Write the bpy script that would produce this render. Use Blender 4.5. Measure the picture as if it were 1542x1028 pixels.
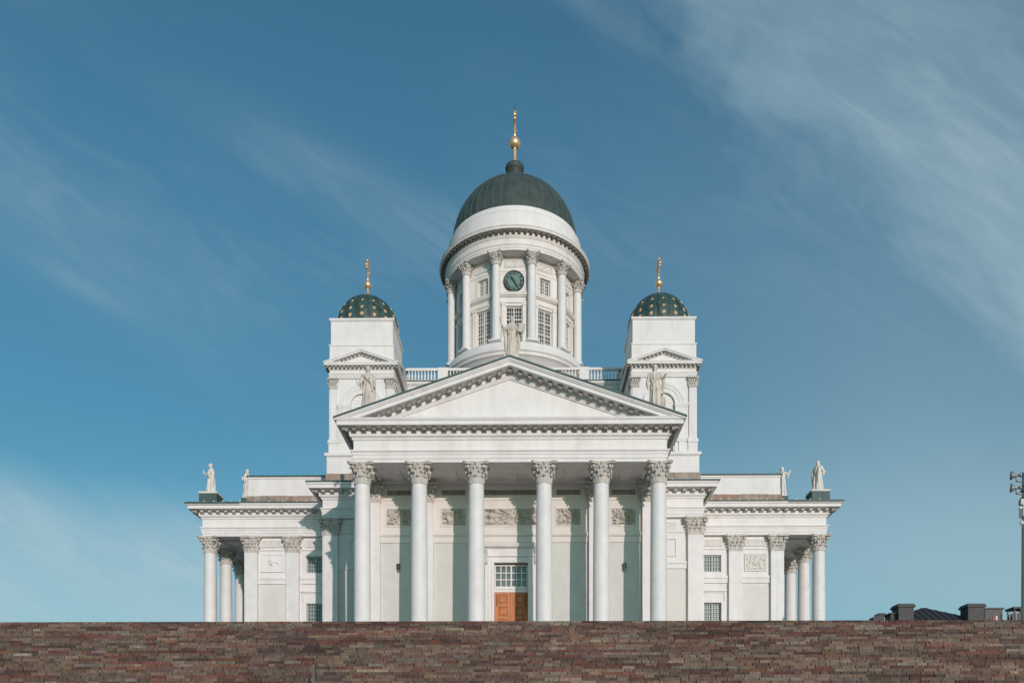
import bpy, bmesh, math, random
from mathutils import Vector, Matrix, noise
random.seed(7)
for o in list(bpy.data.objects): bpy.data.objects.remove(o)
S = bpy.context.scene
COL = S.collection
R = math.radians
PI = math.pi
# ------------------------------------------------------------------ camera
# building units: 1 u = 0.05 m, origin on the plan centre of the church, z measured from camera height (1.6 m)
U = 0.05
ZC = 1.6
cam = bpy.data.cameras.new('camera')
camo = bpy.data.objects.new('camera', cam); COL.objects.link(camo); S.camera = camo
cam.sensor_width = 36.0
cam.lens = 36.0*1250/1542
cam.shift_y = 661/1542
cam.shift_x = -8.3/1542
cam.clip_end = 6000
camo.location = (21.7*U, -1844*U, ZC)
from mathutils import Euler
camo.rotation_euler = (Matrix.Rotation(R(0.5), 3, 'Z') @ Matrix.Rotation(R(90), 3, 'X') @ Matrix.Rotation(R(-0.03), 3, 'Z')).to_euler()
# ------------------------------------------------------------------ sky
SUN_EL, SUN_AZ = 12.5, 20.0          # elevation; degrees to the right of straight behind the camera
w = bpy.data.worlds.new('World'); S.world = w; w.use_nodes = True
nt = w.node_tree; N = nt.nodes; L = nt.links
for n in list(N): N.remove(n)
def nd(t, **k):
    n = N.new(t)
    for a, b in k.items(): setattr(n, a, b)
    return n
def mth(op, a, b=None, c=None, clamp=False):
    n = nd('ShaderNodeMath', operation=op); n.use_clamp = clamp
    for i, v in enumerate((a, b, c)):
        if v is None: continue
        if isinstance(v, (int, float)): n.inputs[i].default_value = v
        else: L.new(v, n.inputs[i])
    return n.outputs[0]
sky = nd('ShaderNodeTexSky'); sky.sky_type = 'NISHITA'; sky.sun_disc = False
sky.sun_elevation = R(SUN_EL); sky.sun_rotation = R(180-SUN_AZ)
sky.altitude = 0; sky.air_density = 1.0; sky.dust_density = 0.6; sky.ozone_density = 1.6
tint = nd('ShaderNodeMix', data_type='RGBA', blend_type='MULTIPLY'); tint.inputs[0].default_value = 1
L.new(sky.outputs[0], tint.inputs[6]); tint.inputs[7].default_value = (0.62, 1.19, 1.22, 1)
tc = nd('ShaderNodeTexCoord'); sep = nd('ShaderNodeSeparateXYZ'); L.new(tc.outputs['Generated'], sep.inputs[0])
# direction on a plane in front of the church: a = x/y, b = z/y
yy = mth('MAXIMUM', sep.outputs[1], 0.05)
a = mth('DIVIDE', sep.outputs[0], yy); b = mth('DIVIDE', sep.outputs[2], yy)
def noise_n(sx, sy, rot, scale, detail, dist, rough=0.55, off=0.0):
    cr, sr = math.cos(rot), math.sin(rot)
    p = mth('ADD', mth('MULTIPLY', a, cr*sx), mth('MULTIPLY', b, sr*sx))
    q = mth('ADD', mth('MULTIPLY', a, -sr*sy), mth('MULTIPLY', b, cr*sy))
    cb = nd('ShaderNodeCombineXYZ'); L.new(p, cb.inputs[0]); L.new(q, cb.inputs[1]); cb.inputs[2].default_value = off
    n = nd('ShaderNodeTexNoise'); n.inputs['Scale'].default_value = scale; n.inputs['Detail'].default_value = detail
    n.inputs['Roughness'].default_value = rough; n.inputs['Distortion'].default_value = dist
    L.new(cb.outputs[0], n.inputs['Vector']); return n.outputs[0]
def smooth(v, lo, hi):
    n = nd('ShaderNodeMapRange', interpolation_type='SMOOTHSTEP'); L.new(v, n.inputs[0])
    n.inputs[1].default_value = lo; n.inputs[2].default_value = hi; return n.outputs[0]
def blob(ca, cb_, rot, la, lb):        # soft elongated patch of cirrus in the sky
    cr, sr = math.cos(rot), math.sin(rot)
    da = mth('SUBTRACT', a, ca); db = mth('SUBTRACT', b, cb_)
    p = mth('DIVIDE', mth('ADD', mth('MULTIPLY', da, cr), mth('MULTIPLY', db, sr)), la)
    q = mth('DIVIDE', mth('ADD', mth('MULTIPLY', da, -sr), mth('MULTIPLY', db, cr)), lb)
    r2 = mth('ADD', mth('MULTIPLY', p, p), mth('MULTIPLY', q, q))
    return mth('EXPONENT', mth('MULTIPLY', r2, -1.0))
n1 = noise_n(1.0, 3.2, R(-38), 2.2, 7, 0.5, 0.5)
n2 = noise_n(1.0, 1.9, R(-25), 4.6, 8, 0.9, 0.6, 3.3)
n3 = noise_n(1.0, 2.4, R(-12), 1.6, 5, 0.3, 0.5, 8.1)
n4 = noise_n(1.0, 3.6, R(-34), 6.0, 9, 1.2, 0.62, 5.7)
n5 = noise_n(1.0, 1.5, R(-40), 5.0, 7, 0.6, 0.55, 9.2)
# veil filling the upper right, with a ragged lower-left border
d1 = mth('ADD', mth('ADD', mth('MULTIPLY', a, 0.66), mth('MULTIPLY', b, 0.752)), mth('MULTIPLY', mth('SUBTRACT', n5, 0.5), 0.22))
veil1 = mth('MULTIPLY', smooth(d1, 0.725, 0.87), mth('ADD', 0.36, mth('ADD', mth('MULTIPLY', smooth(n2, 0.25, 0.9), 0.14), mth('MULTIPLY', smooth(n4, 0.35, 0.8), 0.14))))
veil1 = mth('MULTIPLY', veil1, mth('SUBTRACT', 1.0, mth('MULTIPLY', smooth(d1, 0.9, 1.3), 0.45)))
# bank in the lower left
d2 = mth('ADD', mth('SUBTRACT', mth('SUBTRACT', 0.226, mth('MULTIPLY', a, 0.283)), b), mth('MULTIPLY', mth('SUBTRACT', n1, 0.5), 0.12))
veil2 = mth('MULTIPLY', mth('MULTIPLY', smooth(d2, -0.02, 0.07), mth('SUBTRACT', 1.0, smooth(a, -0.45, 0.2))), mth('ADD', 0.62, mth('MULTIPLY', smooth(n4, 0.35, 0.8), 0.30)))
b4 = blob(-0.52, 0.66, R(-30), 0.36, 0.075)     # thin streaks, left
b5 = blob(0.56, 0.40, R(-30), 0.42, 0.26)
b8 = blob(0.52, 0.26, R(-4), 0.42, 0.12)
b6 = blob(-0.20, 0.71, R(-28), 0.22, 0.035)
b7 = blob(-0.53, 0.595, R(-29), 0.07, 0.012)
tex = mth('ADD', mth('MULTIPLY', smooth(n1, 0.30, 0.75), 0.5), mth('MULTIPLY', smooth(n4, 0.38, 0.78), 0.5))
pl = mth('ADD', mth('ADD', mth('ADD', mth('MULTIPLY', b5, 0.34), mth('MULTIPLY', b8, 0.40)), mth('MULTIPLY', b7, 0.16)), mth('MULTIPLY', mth('ADD', mth('MULTIPLY', b4, 0.24), mth('MULTIPLY', b6, 0.26)), mth('ADD', tex, 0.3)))
clouds = mth('ADD', mth('ADD', mth('ADD', veil1, veil2), pl), mth('MULTIPLY', mth('MULTIPLY', smooth(n3, 0.42, 0.8), smooth(n4, 0.25, 0.8)), 0.22), clamp=True)
clouds = mth('MULTIPLY', clouds, smooth(sep.outputs[1], 0.0, 0.5))
band = mth('SUBTRACT', 1.0, mth('MULTIPLY', mth('SUBTRACT', 1.0, smooth(b, 0.35, 0.85)), 0.16))   # clearer air above the horizon haze
horiz = mth('MULTIPLY', mth('SUBTRACT', 1.0, smooth(b, 0.0, 0.46)), 0.50)
hz = nd('ShaderNodeMix', data_type='RGBA'); L.new(horiz, hz.inputs[0]); tb = nd('ShaderNodeVectorMath', operation='SCALE'); L.new(tint.outputs[2], tb.inputs[0]); L.new(band, tb.inputs[3]); L.new(tb.outputs[0], hz.inputs[6]); hz.inputs[7].default_value = (3.1, 4.9, 5.7, 1)
mx = nd('ShaderNodeMix', data_type='RGBA'); L.new(mth('MULTIPLY', clouds, 0.78), mx.inputs[0]); L.new(hz.outputs[2], mx.inputs[6])
mx.inputs[7].default_value = (4.2, 5.6, 6.15, 1)
bg = nd('ShaderNodeBackground'); bg.inputs[1].default_value = 0.10; L.new(mx.outputs[2], bg.inputs[0])
wo = nd('ShaderNodeOutputWorld'); L.new(bg.outputs[0], wo.inputs[0])
# ------------------------------------------------------------------ sun
sl = bpy.data.lights.new('sun', 'SUN'); sl.energy = 2.65; sl.angle = R(0.55); sl.color = (1.0, 0.835, 0.815)
so = bpy.data.objects.new('sun', sl); COL.objects.link(so)
sd = Vector((math.sin(R(SUN_AZ))*math.cos(R(SUN_EL)), -math.cos(R(SUN_AZ))*math.cos(R(SUN_EL)), math.sin(R(SUN_EL))))
so.rotation_euler = sd.to_track_quat('Z', 'Y').to_euler(); so.location = (30, -120, 60)
S.view_settings.view_transform = 'Standard'; S.view_settings.look = 'None'
S.view_settings.exposure = 0.0; S.view_settings.gamma = 1.0
S.render.engine = 'CYCLES'
# ------------------------------------------------------------------ materials
def mat(name, col, rough=0.7, var=0.08, scale=1.0, bump=0.1, bscale=None, metal=0.0, stain=None, stain_amt=0.0, streak=0.0, attr=None, spec=0.4):
    m = bpy.data.materials.new(name); m.use_nodes = True
    t = m.node_tree; n = t.nodes; l = t.links
    bs = n['Principled BSDF']; bs.inputs['Roughness'].default_value = rough; bs.inputs['Metallic'].default_value = metal
    bs.inputs['Specular IOR Level'].default_value = spec
    g = n.new('ShaderNodeNewGeometry')
    def tex(sc, det=6, st=(1, 1, 1), ds=0.0):
        mp = n.new('ShaderNodeMapping'); mp.inputs['Scale'].default_value = st; l.new(g.outputs['Position'], mp.inputs[0])
        x = n.new('ShaderNodeTexNoise'); x.inputs['Scale'].default_value = sc; x.inputs['Detail'].default_value = det
        x.inputs['Distortion'].default_value = ds
        l.new(mp.outputs[0], x.inputs['Vector']); return x.outputs[0]
    def mr(v, lo, hi, to0, to1):
        x = n.new('ShaderNodeMapRange'); l.new(v, x.inputs[0])
        for i, q in enumerate((lo, hi, to0, to1)): x.inputs[i+1].default_value = q
        return x.outputs[0]
    def mul(c, f):
        x = n.new('ShaderNodeMix'); x.data_type = 'RGBA'; x.blend_type = 'MULTIPLY'; x.inputs[0].default_value = 1
        l.new(c, x.inputs[6]); l.new(f, x.inputs[7]); return x.outputs[2]
    if attr:
        c = n.new('ShaderNodeVertexColor'); c.layer_name = attr; cc = c.outputs[0]
    else:
        c = n.new('ShaderNodeRGB'); c.outputs[0].default_value = (*col, 1); cc = c.outputs[0]
    cc = mul(cc, mr(tex(scale), 0.25, 0.75, 1-var, 1+var))
    cc = mul(cc, mr(tex(scale*7, 4), 0.25, 0.75, 1-var*0.6, 1+var*0.6))
    if streak: cc = mul(cc, mr(tex(2.2*scale, 5, (1, 1, 0.07)), 0.3, 0.7, 1-streak, 1+streak*0.3))
    if stain:
        x = n.new('ShaderNodeMix'); x.data_type = 'RGBA'
        l.new(mr(tex(scale*0.9, 7, (1, 1, 0.45), 0.6), 0.5, 0.72, 0, stain_amt), x.inputs[0]); l.new(cc, x.inputs[6]); x.inputs[7].default_value = (*stain, 1)
        cc = x.outputs[2]
    l.new(cc, bs.inputs['Base Color'])
    if bump:
        bp = n.new('ShaderNodeBump'); bp.inputs['Strength'].default_value = bump; bp.inputs['Distance'].default_value = 0.05
        l.new(tex(bscale or scale*8, 8), bp.inputs['Height']); l.new(bp.outputs[0], bs.inputs['Normal'])
    return m
WHITE = mat('white_stucco', (0.75, 0.728, 0.712), 0.75, 0.035, 0.8, 0.08, stain=(0.50, 0.45, 0.40), stain_amt=0.26, streak=0.06)
SHAFT = mat('white_shaft_paint', (0.715, 0.70, 0.685), 0.6, 0.06, 1.3, 0.12, stain=(0.52, 0.50, 0.47), stain_amt=0.24, streak=0.03)
DRUMW = mat('warm_white_stucco', (0.75, 0.708, 0.672), 0.75, 0.035, 0.8, 0.08, stain=(0.50, 0.44, 0.38), stain_amt=0.3, streak=0.07)
CREAM = mat('cream_stucco', (0.68, 0.645, 0.60), 0.8, 0.04, 0.9, 0.12, stain=(0.5, 0.45, 0.4), stain_amt=0.2)
FIELD = mat('warm_grey_stucco', (0.66, 0.635, 0.60), 0.8, 0.04, 0.9, 0.12, stain=(0.48, 0.46, 0.43), stain_amt=0.2)
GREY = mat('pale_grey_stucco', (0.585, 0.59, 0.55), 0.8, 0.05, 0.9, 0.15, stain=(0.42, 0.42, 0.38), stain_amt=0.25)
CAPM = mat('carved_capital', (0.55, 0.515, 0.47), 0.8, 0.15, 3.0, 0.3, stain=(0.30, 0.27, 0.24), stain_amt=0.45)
CARVW = mat('painted_carving', (0.66, 0.64, 0.60), 0.8, 0.08, 3.0, 0.3, stain=(0.42, 0.40, 0.37), stain_amt=0.35)
FRIEZE = mat('shade_toned_frieze', (0.30, 0.265, 0.225), 0.85, 0.2, 3.0, 0.3, stain=(0.16, 0.135, 0.12), stain_amt=0.5)  # porch shadow over the frieze panels darkened into their colour
RELIEF = mat('carved_relief', (0.50, 0.465, 0.41), 0.8, 0.12, 3.0, 0.3, stain=(0.34, 0.31, 0.28), stain_amt=0.35)
MODI = mat('modillion_stucco', (0.30, 0.27, 0.24), 0.8, 0.15, 3.0, 0.2, stain=(0.27, 0.24, 0.21), stain_amt=0.5)  # weathered grey-brown, with shade from the corona also darkened into it
COPPER = mat('dark_copper_sheet', (0.056, 0.077, 0.071), 0.6, 0.22, 1.3, 0.15, stain=(0.075, 0.115, 0.108), stain_amt=0.35, streak=0.28)
SEAM = mat('patinated_seam', (0.10, 0.155, 0.14), 0.6, 0.25, 2, 0.1)
SCOP = mat('mottled_copper', (0.050, 0.100, 0.090), 0.5, 0.35, 2.6, 0.2, stain=(0.014, 0.022, 0.022), stain_amt=0.9, streak=0.3)
GREEN = mat('green_copper_edge', (0.055, 0.098, 0.094), 0.6, 0.2, 1.5, 0.1, stain=(0.03, 0.06, 0.055), stain_amt=0.5)
GOLD = mat('gilded_metal', (0.90, 0.60, 0.36), 0.34, 0.08, 4, 0.05, metal=0.7)
GOLDP = mat('gold_leaf_star', (0.78, 0.52, 0.30), 0.5, 0.1, 4, 0.0, metal=0.15)
GRAN = mat('rusty_granite', (0.36, 0.30, 0.25), 0.85, 0.3, 1.1, 0.2, stain=(0.30, 0.13, 0.08), stain_amt=0.8, streak=0.3)
GLASS = mat('window_glass', (0.022, 0.028, 0.031), 0.12, 0.3, 1.0, 0.02, spec=0.35)
CURT = mat('curtained_glass', (0.12, 0.15, 0.15), 0.15, 0.3, 1.6, 0.02, spec=0.6)
FRAME = mat('window_paint', (0.68, 0.67, 0.63), 0.6, 0.04, 2, 0.02)
FRAMG = mat('grey_window_paint', (0.40, 0.44, 0.42), 0.6, 0.04, 2, 0.02)
WOOD = mat('orange_door_wood', (0.50, 0.175, 0.062), 0.5, 0.14, 2.0, 0.15, streak=0.25)
MODSHADE = mat('shade_toned_modillion', (0.17, 0.155, 0.135), 0.85, 0.2, 3.0, 0.2)  # shade under the drum cornice put into the modillion colour
STATW = mat('pale_statue_paint', (0.72, 0.68, 0.62), 0.8, 0.08, 3.0, 0.25, stain=(0.42, 0.38, 0.33), stain_amt=0.4, streak=0.10)
STAT = mat('statue_zinc_paint', (0.66, 0.60, 0.525), 0.8, 0.08, 3.0, 0.25, stain=(0.30, 0.26, 0.21), stain_amt=0.6, streak=0.22)
CLOCKM = mat('clock_green', (0.115, 0.215, 0.185), 0.5, 0.08, 2.0, 0.03)
DARK = mat('dark_paint', (0.022, 0.026, 0.028), 0.5, 0.1, 2.0, 0.05)
POSTM = mat('dull_grey_metal', (0.13, 0.14, 0.145), 0.6, 0.15, 2.0, 0.05)
SLATE = mat('dark_roof_metal', (0.036, 0.034, 0.034), 0.55, 0.2, 0.8, 0.05)
CHIM = mat('dark_chimney', (0.085, 0.08, 0.08), 0.85, 0.12, 1.5, 0.15)
HWALL = mat('ochre_house_wall', (0.42, 0.34, 0.22), 0.85, 0.08, 0.6, 0.1)
STEEL = mat('galvanised_steel', (0.25, 0.265, 0.26), 0.5, 0.15, 2.0, 0.05, metal=0.3)
PAVE = mat('paving', (0.34, 0.29, 0.26), 0.9, 0.2, 0.6, 0.2)
REDP = mat('red_plastic', (0.45, 0.03, 0.03), 0.5, 0.05)
STONE = mat('step_stone', (1, 1, 1), 0.85, 0.34, 2.6, 0.45, bscale=14, attr='tone')
def add_striation(m):      # vertical tool marks of the hewn risers
    t = m.node_tree; n = t.nodes; l = t.links; bs = n['Principled BSDF']
    src = bs.inputs['Base Color'].links[0].from_socket
    g = n.new('ShaderNodeNewGeometry'); mp = n.new('ShaderNodeMapping'); mp.inputs['Scale'].default_value = (26, 26, 2.5); l.new(g.outputs['Position'], mp.inputs[0])
    x = n.new('ShaderNodeTexNoise'); x.inputs['Scale'].default_value = 1.0; x.inputs['Detail'].default_value = 5; l.new(mp.outputs[0], x.inputs['Vector'])
    r_ = n.new('ShaderNodeMapRange'); l.new(x.outputs[0], r_.inputs[0])
    for i, q in enumerate((0.28, 0.72, 0.55, 1.4)): r_.inputs[i+1].default_value = q
    mm = n.new('ShaderNodeMix'); mm.data_type = 'RGBA'; mm.blend_type = 'MULTIPLY'; mm.inputs[0].default_value = 1
    l.new(src, mm.inputs[6]); l.new(r_.outputs[0], mm.inputs[7]); l.new(mm.outputs[2], bs.inputs['Base Color'])
add_striation(STONE)
# ------------------------------------------------------------------ helpers
WM = {}
def P(x, y, z): return Vector((x*U, y*U, z*U+ZC))
def link(o, parent=None, M=None):
    M = M or Matrix(); COL.objects.link(o)
    if parent is not None:
        o.parent = parent; o.matrix_parent_inverse = WM[parent].inverted()
    o.matrix_basis = M; WM[o] = M.copy(); return o
def tag(o, label=None, cat=None, group=None, kind=None):
    if label: o['label'] = label
    if cat: o['category'] = cat
    if group: o['group'] = group
    if kind: o['kind'] = kind
    return o
def empty(name, loc, rotz=0):
    o = bpy.data.objects.new(name, None); o.empty_display_size = 0.5
    return link(o, None, Matrix.Translation(loc) @ Matrix.Rotation(rotz, 4, 'Z'))
class MB:
    """collects shapes in building units; build() links them as one mesh object"""
    def __init__(s, rot=0.0, off=(0, 0, 0), scale=U, zc=ZC):
        s.v = []; s.f = []; s.sm = []; s.T = Matrix.Translation(off) @ Matrix.Rotation(rot, 4, 'Z'); s.scale = scale; s.zc = zc; s.col = []
        s.c = None
    def add(s, vs, fs, smooth=False):
        b0 = len(s.v)
        for v in vs:
            q = s.T @ Vector(v); s.v.append((q.x*s.scale, q.y*s.scale, q.z*s.scale+s.zc))
        for f in fs: s.f.append([b0+i for i in f]); s.sm.append(smooth); s.col.append(s.c)
    def box(s, x0, x1, y0, y1, z0, z1):
        if x1 < x0: x0, x1 = x1, x0
        if y1 < y0: y0, y1 = y1, y0
        vs = [(x, y, z) for z in (z0, z1) for x, y in ((x0, y0), (x1, y0), (x1, y1), (x0, y1))]
        s.add(vs, [(3, 2, 1, 0), (4, 5, 6, 7), (0, 1, 5, 4), (1, 2, 6, 5), (2, 3, 7, 6), (3, 0, 4, 7)])
    def prism_xz(s, poly, y0, y1):           # polygon in x,z extruded along y (counter-clockwise seen from -y)
        n = len(poly); vs = [(x, y0, z) for x, z in poly]+[(x, y1, z) for x, z in poly]
        s.add(vs, [tuple(range(n)), tuple(range(2*n-1, n-1, -1))]+[((i+1) % n, i, i+n, (i+1) % n+n) for i in range(n)])
    def prism(s, poly, z0, z1):              # polygon in x,y extruded up (CCW)
        n = len(poly); vs = [(x, y, z0) for x, y in poly]+[(x, y, z1) for x, y in poly]
        s.add(vs, [tuple(range(n-1, -1, -1)), tuple(range(n, 2*n))]+[(i, (i+1) % n, (i+1) % n+n, i+n) for i in range(n)])
    def lathe(s, prof, cx=0, cy=0, seg=32, a0=0, a1=2*PI, smooth=True, fn=None):
        full = abs(a1-a0-2*PI) < 1e-6; m = seg if full else seg+1
        vs = []
        for (r, z) in prof:
            for i in range(m):
                t = a0+(a1-a0)*i/seg; k = fn(t, z) if fn else 1.0
                vs.append((cx+r*k*math.sin(t), cy-r*k*math.cos(t), z))
        fs = []
        for j in range(len(prof)-1):
            for i in range(seg):
                i2 = (i+1) % m
                fs.append((j*m+i, j*m+i2, (j+1)*m+i2, (j+1)*m+i))
        s.add(vs, fs, smooth)
    def sweep(s, prof, path, closed=True):   # moulding: profile (out, z) along plan path (CCW, outward on the right)
        n = len(path); pts = []
        for i in range(n):
            p = Vector(path[i]); ns = []
            if closed or i > 0:
                d = (p-Vector(path[i-1])).normalized(); ns.append(Vector((d.y, -d.x)))
            if closed or i < n-1:
                d = (Vector(path[(i+1) % n])-p).normalized(); ns.append(Vector((d.y, -d.x)))
            o = ns[0] if len(ns) == 1 else (ns[0]+ns[1])/(1+ns[0].dot(ns[1]))
            pts.append((p, o))
        k = len(prof); vs = []
        for p, o in pts:
            for (q, z) in prof: vs.append((p.x+o.x*q, p.y+o.y*q, z))
        fs = []
        for i in range(n if closed else n-1):
            j = (i+1) % n
            for m in range(k-1): fs.append((i*k+m, j*k+m, j*k+m+1, i*k+m+1))
        if not closed: fs += [tuple(range(k)), tuple((n-1)*k+m for m in range(k-1, -1, -1))]
        s.add(vs, fs)
    def tube(s, pts, rad, seg=10, smooth=True):
        vs = []; n = len(pts); up0 = Vector((0, 0, 1))
        for i, p in enumerate(pts):
            p = Vector(p); d = (Vector(pts[min(i+1, n-1)])-Vector(pts[max(i-1, 0)])).normalized()
            u = d.cross(Vector((0.13, 1, 0.07))).normalized(); v = d.cross(u)
            r = rad[i] if isinstance(rad, (list, tuple)) else rad
            for k in range(seg):
                t = 2*PI*k/seg; vs.append(tuple(p+u*(r*math.cos(t))+v*(r*math.sin(t))))
        fs = [(i*seg+k, (i+1)*seg+k, (i+1)*seg+(k+1) % seg, i*seg+(k+1) % seg) for i in range(n-1) for k in range(seg)]
        fs += [tuple(range(seg)), tuple((n-1)*seg+k for k in range(seg-1, -1, -1))]
        s.add(vs, fs, smooth)
    def ball(s, c, r, seg=12, rings=8):
        rx, ry, rz = r if isinstance(r, (tuple, list)) else (r, r, r)
        vs = [(c[0], c[1], c[2]-rz)]
        for j in range(1, rings):
            p = -PI/2+PI*j/rings
            for k in range(seg):
                t = 2*PI*k/seg; vs.append((c[0]+rx*math.cos(p)*math.cos(t), c[1]+ry*math.cos(p)*math.sin(t), c[2]+rz*math.sin(p)))
        vs.append((c[0], c[1], c[2]+rz)); fs = []
        for k in range(seg): fs.append((0, 1+(k+1) % seg, 1+k)); fs.append((len(vs)-1, len(vs)-1-seg+k, len(vs)-1-seg+(k+1) % seg))
        for j in range(rings-2):
            for k in range(seg): fs.append((1+j*seg+k, 1+j*seg+(k+1) % seg, 1+(j+1)*seg+(k+1) % seg, 1+(j+1)*seg+k))
        s.add(vs, fs, True)
    def mesh(s, name, m, normals=True):
        me = bpy.data.meshes.new(name); me.from_pydata(s.v, [], s.f); me.update()
        if any(c is not None for c in s.col):
            at = me.color_attributes.new('tone', 'FLOAT_COLOR', 'CORNER')
            for p in me.polygons:
                c = s.col[p.index] or (0.03, 0.025, 0.02)
                for li in p.loop_indices: at.data[li].color = (*c, 1)
        for p, q in zip(me.polygons, s.sm): p.use_smooth = q
        if normals:
            bm = bmesh.new(); bm.from_mesh(me); bmesh.ops.recalc_face_normals(bm, faces=bm.faces); bm.to_mesh(me); bm.free()
        me.materials.append(m); return me
    def build(s, name, m, parent=None, M=None, normals=True):
        return link(bpy.data.objects.new(name, s.mesh(name, m, normals)), parent, M)
def inst(me, name, parent, x=0, y=0, z=0, rot=0, sc=1.0):
    o = bpy.data.objects.new(name, me)
    return link(o, parent, Matrix.Translation(P(x, y, z)) @ Matrix.Rotation(rot, 4, 'Z') @ Matrix.Diagonal((sc, sc, sc, 1)))
def loc(): return MB(scale=U, zc=0)          # mesh around its own origin, for instances
def rotp(x, y, rot):
    c, s_ = math.cos(rot), math.sin(rot); return x*c-y*s_, x*s_+y*c
# ------------------------------------------------------------------ key levels (units above the camera)
ZF = 218; ZT = 174                            # church floor, terrace
CAPT = 475.5                                  # top of capitals
# ------------------------------------------------------------------ ground, terrace, steps
g = MB(scale=1, zc=0); g.box(-1500, 1500, -1500, 3000, -0.5, 0.0)
tag(g.build('ground', PAVE), kind='structure')
RIS, TRD, NST = 0.177, 0.30, 58
YT = -92.2+45.2                               # world y of the top riser
zt = ZT*U+ZC; RIS = zt/NST
g = MB(scale=1, zc=0); g.box(-60, 60, YT+0.28, 60, 0.01, zt-0.012)
tag(g.build('terrace', PAVE), kind='structure')
st = MB(scale=1, zc=0)
# dark bed behind the joints
prof = []
for i in range(NST):
    y = YT-(NST-1-i)*TRD+0.045; prof += [(y, i*RIS), (y, (i+1)*RIS-0.012)]
prof += [(YT+0.3, zt-0.012), (YT+0.3, 0.0)]
st.c = (0.012, 0.009, 0.008)
n = len(prof); st.add([(-50, y, z) for y, z in prof]+[(50, y, z) for y, z in prof], [(i, (i+1) % n, (i+1) % n+n, i+n) for i in range(n)])
pal = [(0.158, 0.108, 0.082), (0.132, 0.084, 0.066), (0.184, 0.138, 0.104), (0.122, 0.055, 0.043), (0.090, 0.056, 0.046), (0.235, 0.190, 0.146), (0.160, 0.074, 0.052), (0.150, 0.132, 0.104), (0.176, 0.120, 0.088)]
wts = [28, 26, 14, 13, 14, 3, 8, 4, 16]
for i in range(NST):
    y = YT-(NST-1-i)*TRD; x = -50-random.random()
    base = random.choices(pal, wts)[0]
    while x < 50:
        wd = random.uniform(0.35, 1.05) if random.random() < 0.85 else random.uniform(1.0, 1.6)
        nv = noise.noise(Vector((x*0.14, i*0.22, 3.1)))
        if random.random() < 0.8: base = random.choices(pal, wts)[0]
        k = (0.84+0.46*nv+random.uniform(-0.20, 0.24))
        o = random.uniform(0, 0.012); h = random.uniform(0.016, 0.04)
        st.c = tuple(max(0.01, q*k+random.uniform(-0.006, 0.006)) for q in base)
        jt = random.uniform(0.008, 0.026); x0, x1 = x+jt, x+wd-jt
        z0, z1 = i*RIS+h*0.5, (i+1)*RIS
        ya, yb = y-o, y+TRD+0.044
        e = 0.010                              # worn nosing
        vs = [(x0, ya, z0), (x1, ya, z0), (x1, ya, z1-e), (x0, ya, z1-e), (x0, ya+e, z1), (x1, ya+e, z1), (x1, yb, z1), (x0, yb, z1), (x0, yb, z0), (x1, yb, z0)]
        st.add(vs, [(0, 1, 2, 3), (3, 2, 5, 4), (4, 5, 6, 7), (0, 3, 4, 7, 8), (1, 9, 6, 5, 2)])
        x += wd
tag(st.build('stone_steps', STONE), kind='structure')
# ================================================================== CATHEDRAL
CATH = empty('cathedral', P(0, 0, ZT))
tag(CATH, 'white neoclassical cathedral with columned porticoes, tall drum and green domes above the brown stone steps', 'cathedral')
# ---- plan outlines (south half detailed, north arm closed plainly)
def outline(a_, b_, c_):   # a_ arm half width, b_ block half width, c_ arm end
    q = [(-a_, -c_), (a_, -c_), (a_, -b_), (b_, -b_), (b_, -a_)]
    pts = []
    for k in range(4):
        for (x, y) in q[:]: pts.append(rotp(x, y, k*PI/2))
    res = []
    for p in pts:
        if not res or (abs(res[-1][0]-p[0])+abs(res[-1][1]-p[1])) > 0.01: res.append(p)
    return res
OUT_E = outline(234, 344, 605)
# stylobate (flight round the whole church, hidden from the square by the big steps)
m = MB()
for k in range(10): m.prism(outline(250+4*(10-k), 352+4*(10-k), 622+4*(10-k)), ZT+0.1+k*4.39, ZT+(k+1)*4.39)
m.build('stylobate', PAVE, CATH)
# ---- solid core walls (recessed 12 behind the wall faces)
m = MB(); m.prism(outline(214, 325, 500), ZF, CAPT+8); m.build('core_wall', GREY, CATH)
# ---- entablature all the way round
prof = [(-24, 475.5), (0, 475.5), (0, 480.5), (1.2, 480.8), (1.2, 486.5), (2.2, 486.8), (2.2, 489.5), (4.2, 491.5), (4.2, 493.2), (0, 494.2), (0, 508), (1.6, 508.8), (2.4, 511.5), (5, 513.2), (5.6, 515.4), (6, 523), (20.8, 523.2), (21, 529), (22.2, 529.3), (23.6, 532.3), (23.6, 533), (-40, 540)]
m = MB(); m.sweep(prof, OUT_E); ENT = m.build('entablature', WHITE, CATH)
def modillion(mb, c, nrm, zz, w_=5.4, d0=5, d1=14.2, h=6.3, e=0.7):
    t = Vector((-nrm.y, nrm.x))
    def q(a_, o_, z): p = c+t*a_+nrm*o_; return (p.x, p.y, z)
    hw = w_/2
    pr = [(d0, zz-h), (d0+3, zz-h), (d0+6, zz-h*0.78), (d1-3.4, zz-h*0.62), (d1-1.6, zz-h*0.80), (d1, zz-h*0.62), (d1, zz-h*0.18), (d1-0.2, zz), (d0, zz)]
    k = len(pr)
    mb.add([q(-hw, o, z) for o, z in pr]+[q(hw, o, z) for o, z in pr], [tuple(range(k)), tuple(range(2*k-1, k-1, -1))]+[(i, (i+1) % k, (i+1) % k+k, i+k) for i in range(k)])
    pr = [(d0, zz-1.6), (d1+e, zz-1.6), (d1+e, zz+0.1), (d0, zz+0.1)]; hw += e
    mb.add([q(-hw, o, z) for o, z in pr]+[q(hw, o, z) for o, z in pr], [(0, 1, 2, 3), (7, 6, 5, 4)]+[(i, (i+1) % 4, (i+1) % 4+4, i+4) for i in range(4)])
m = MB()
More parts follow.
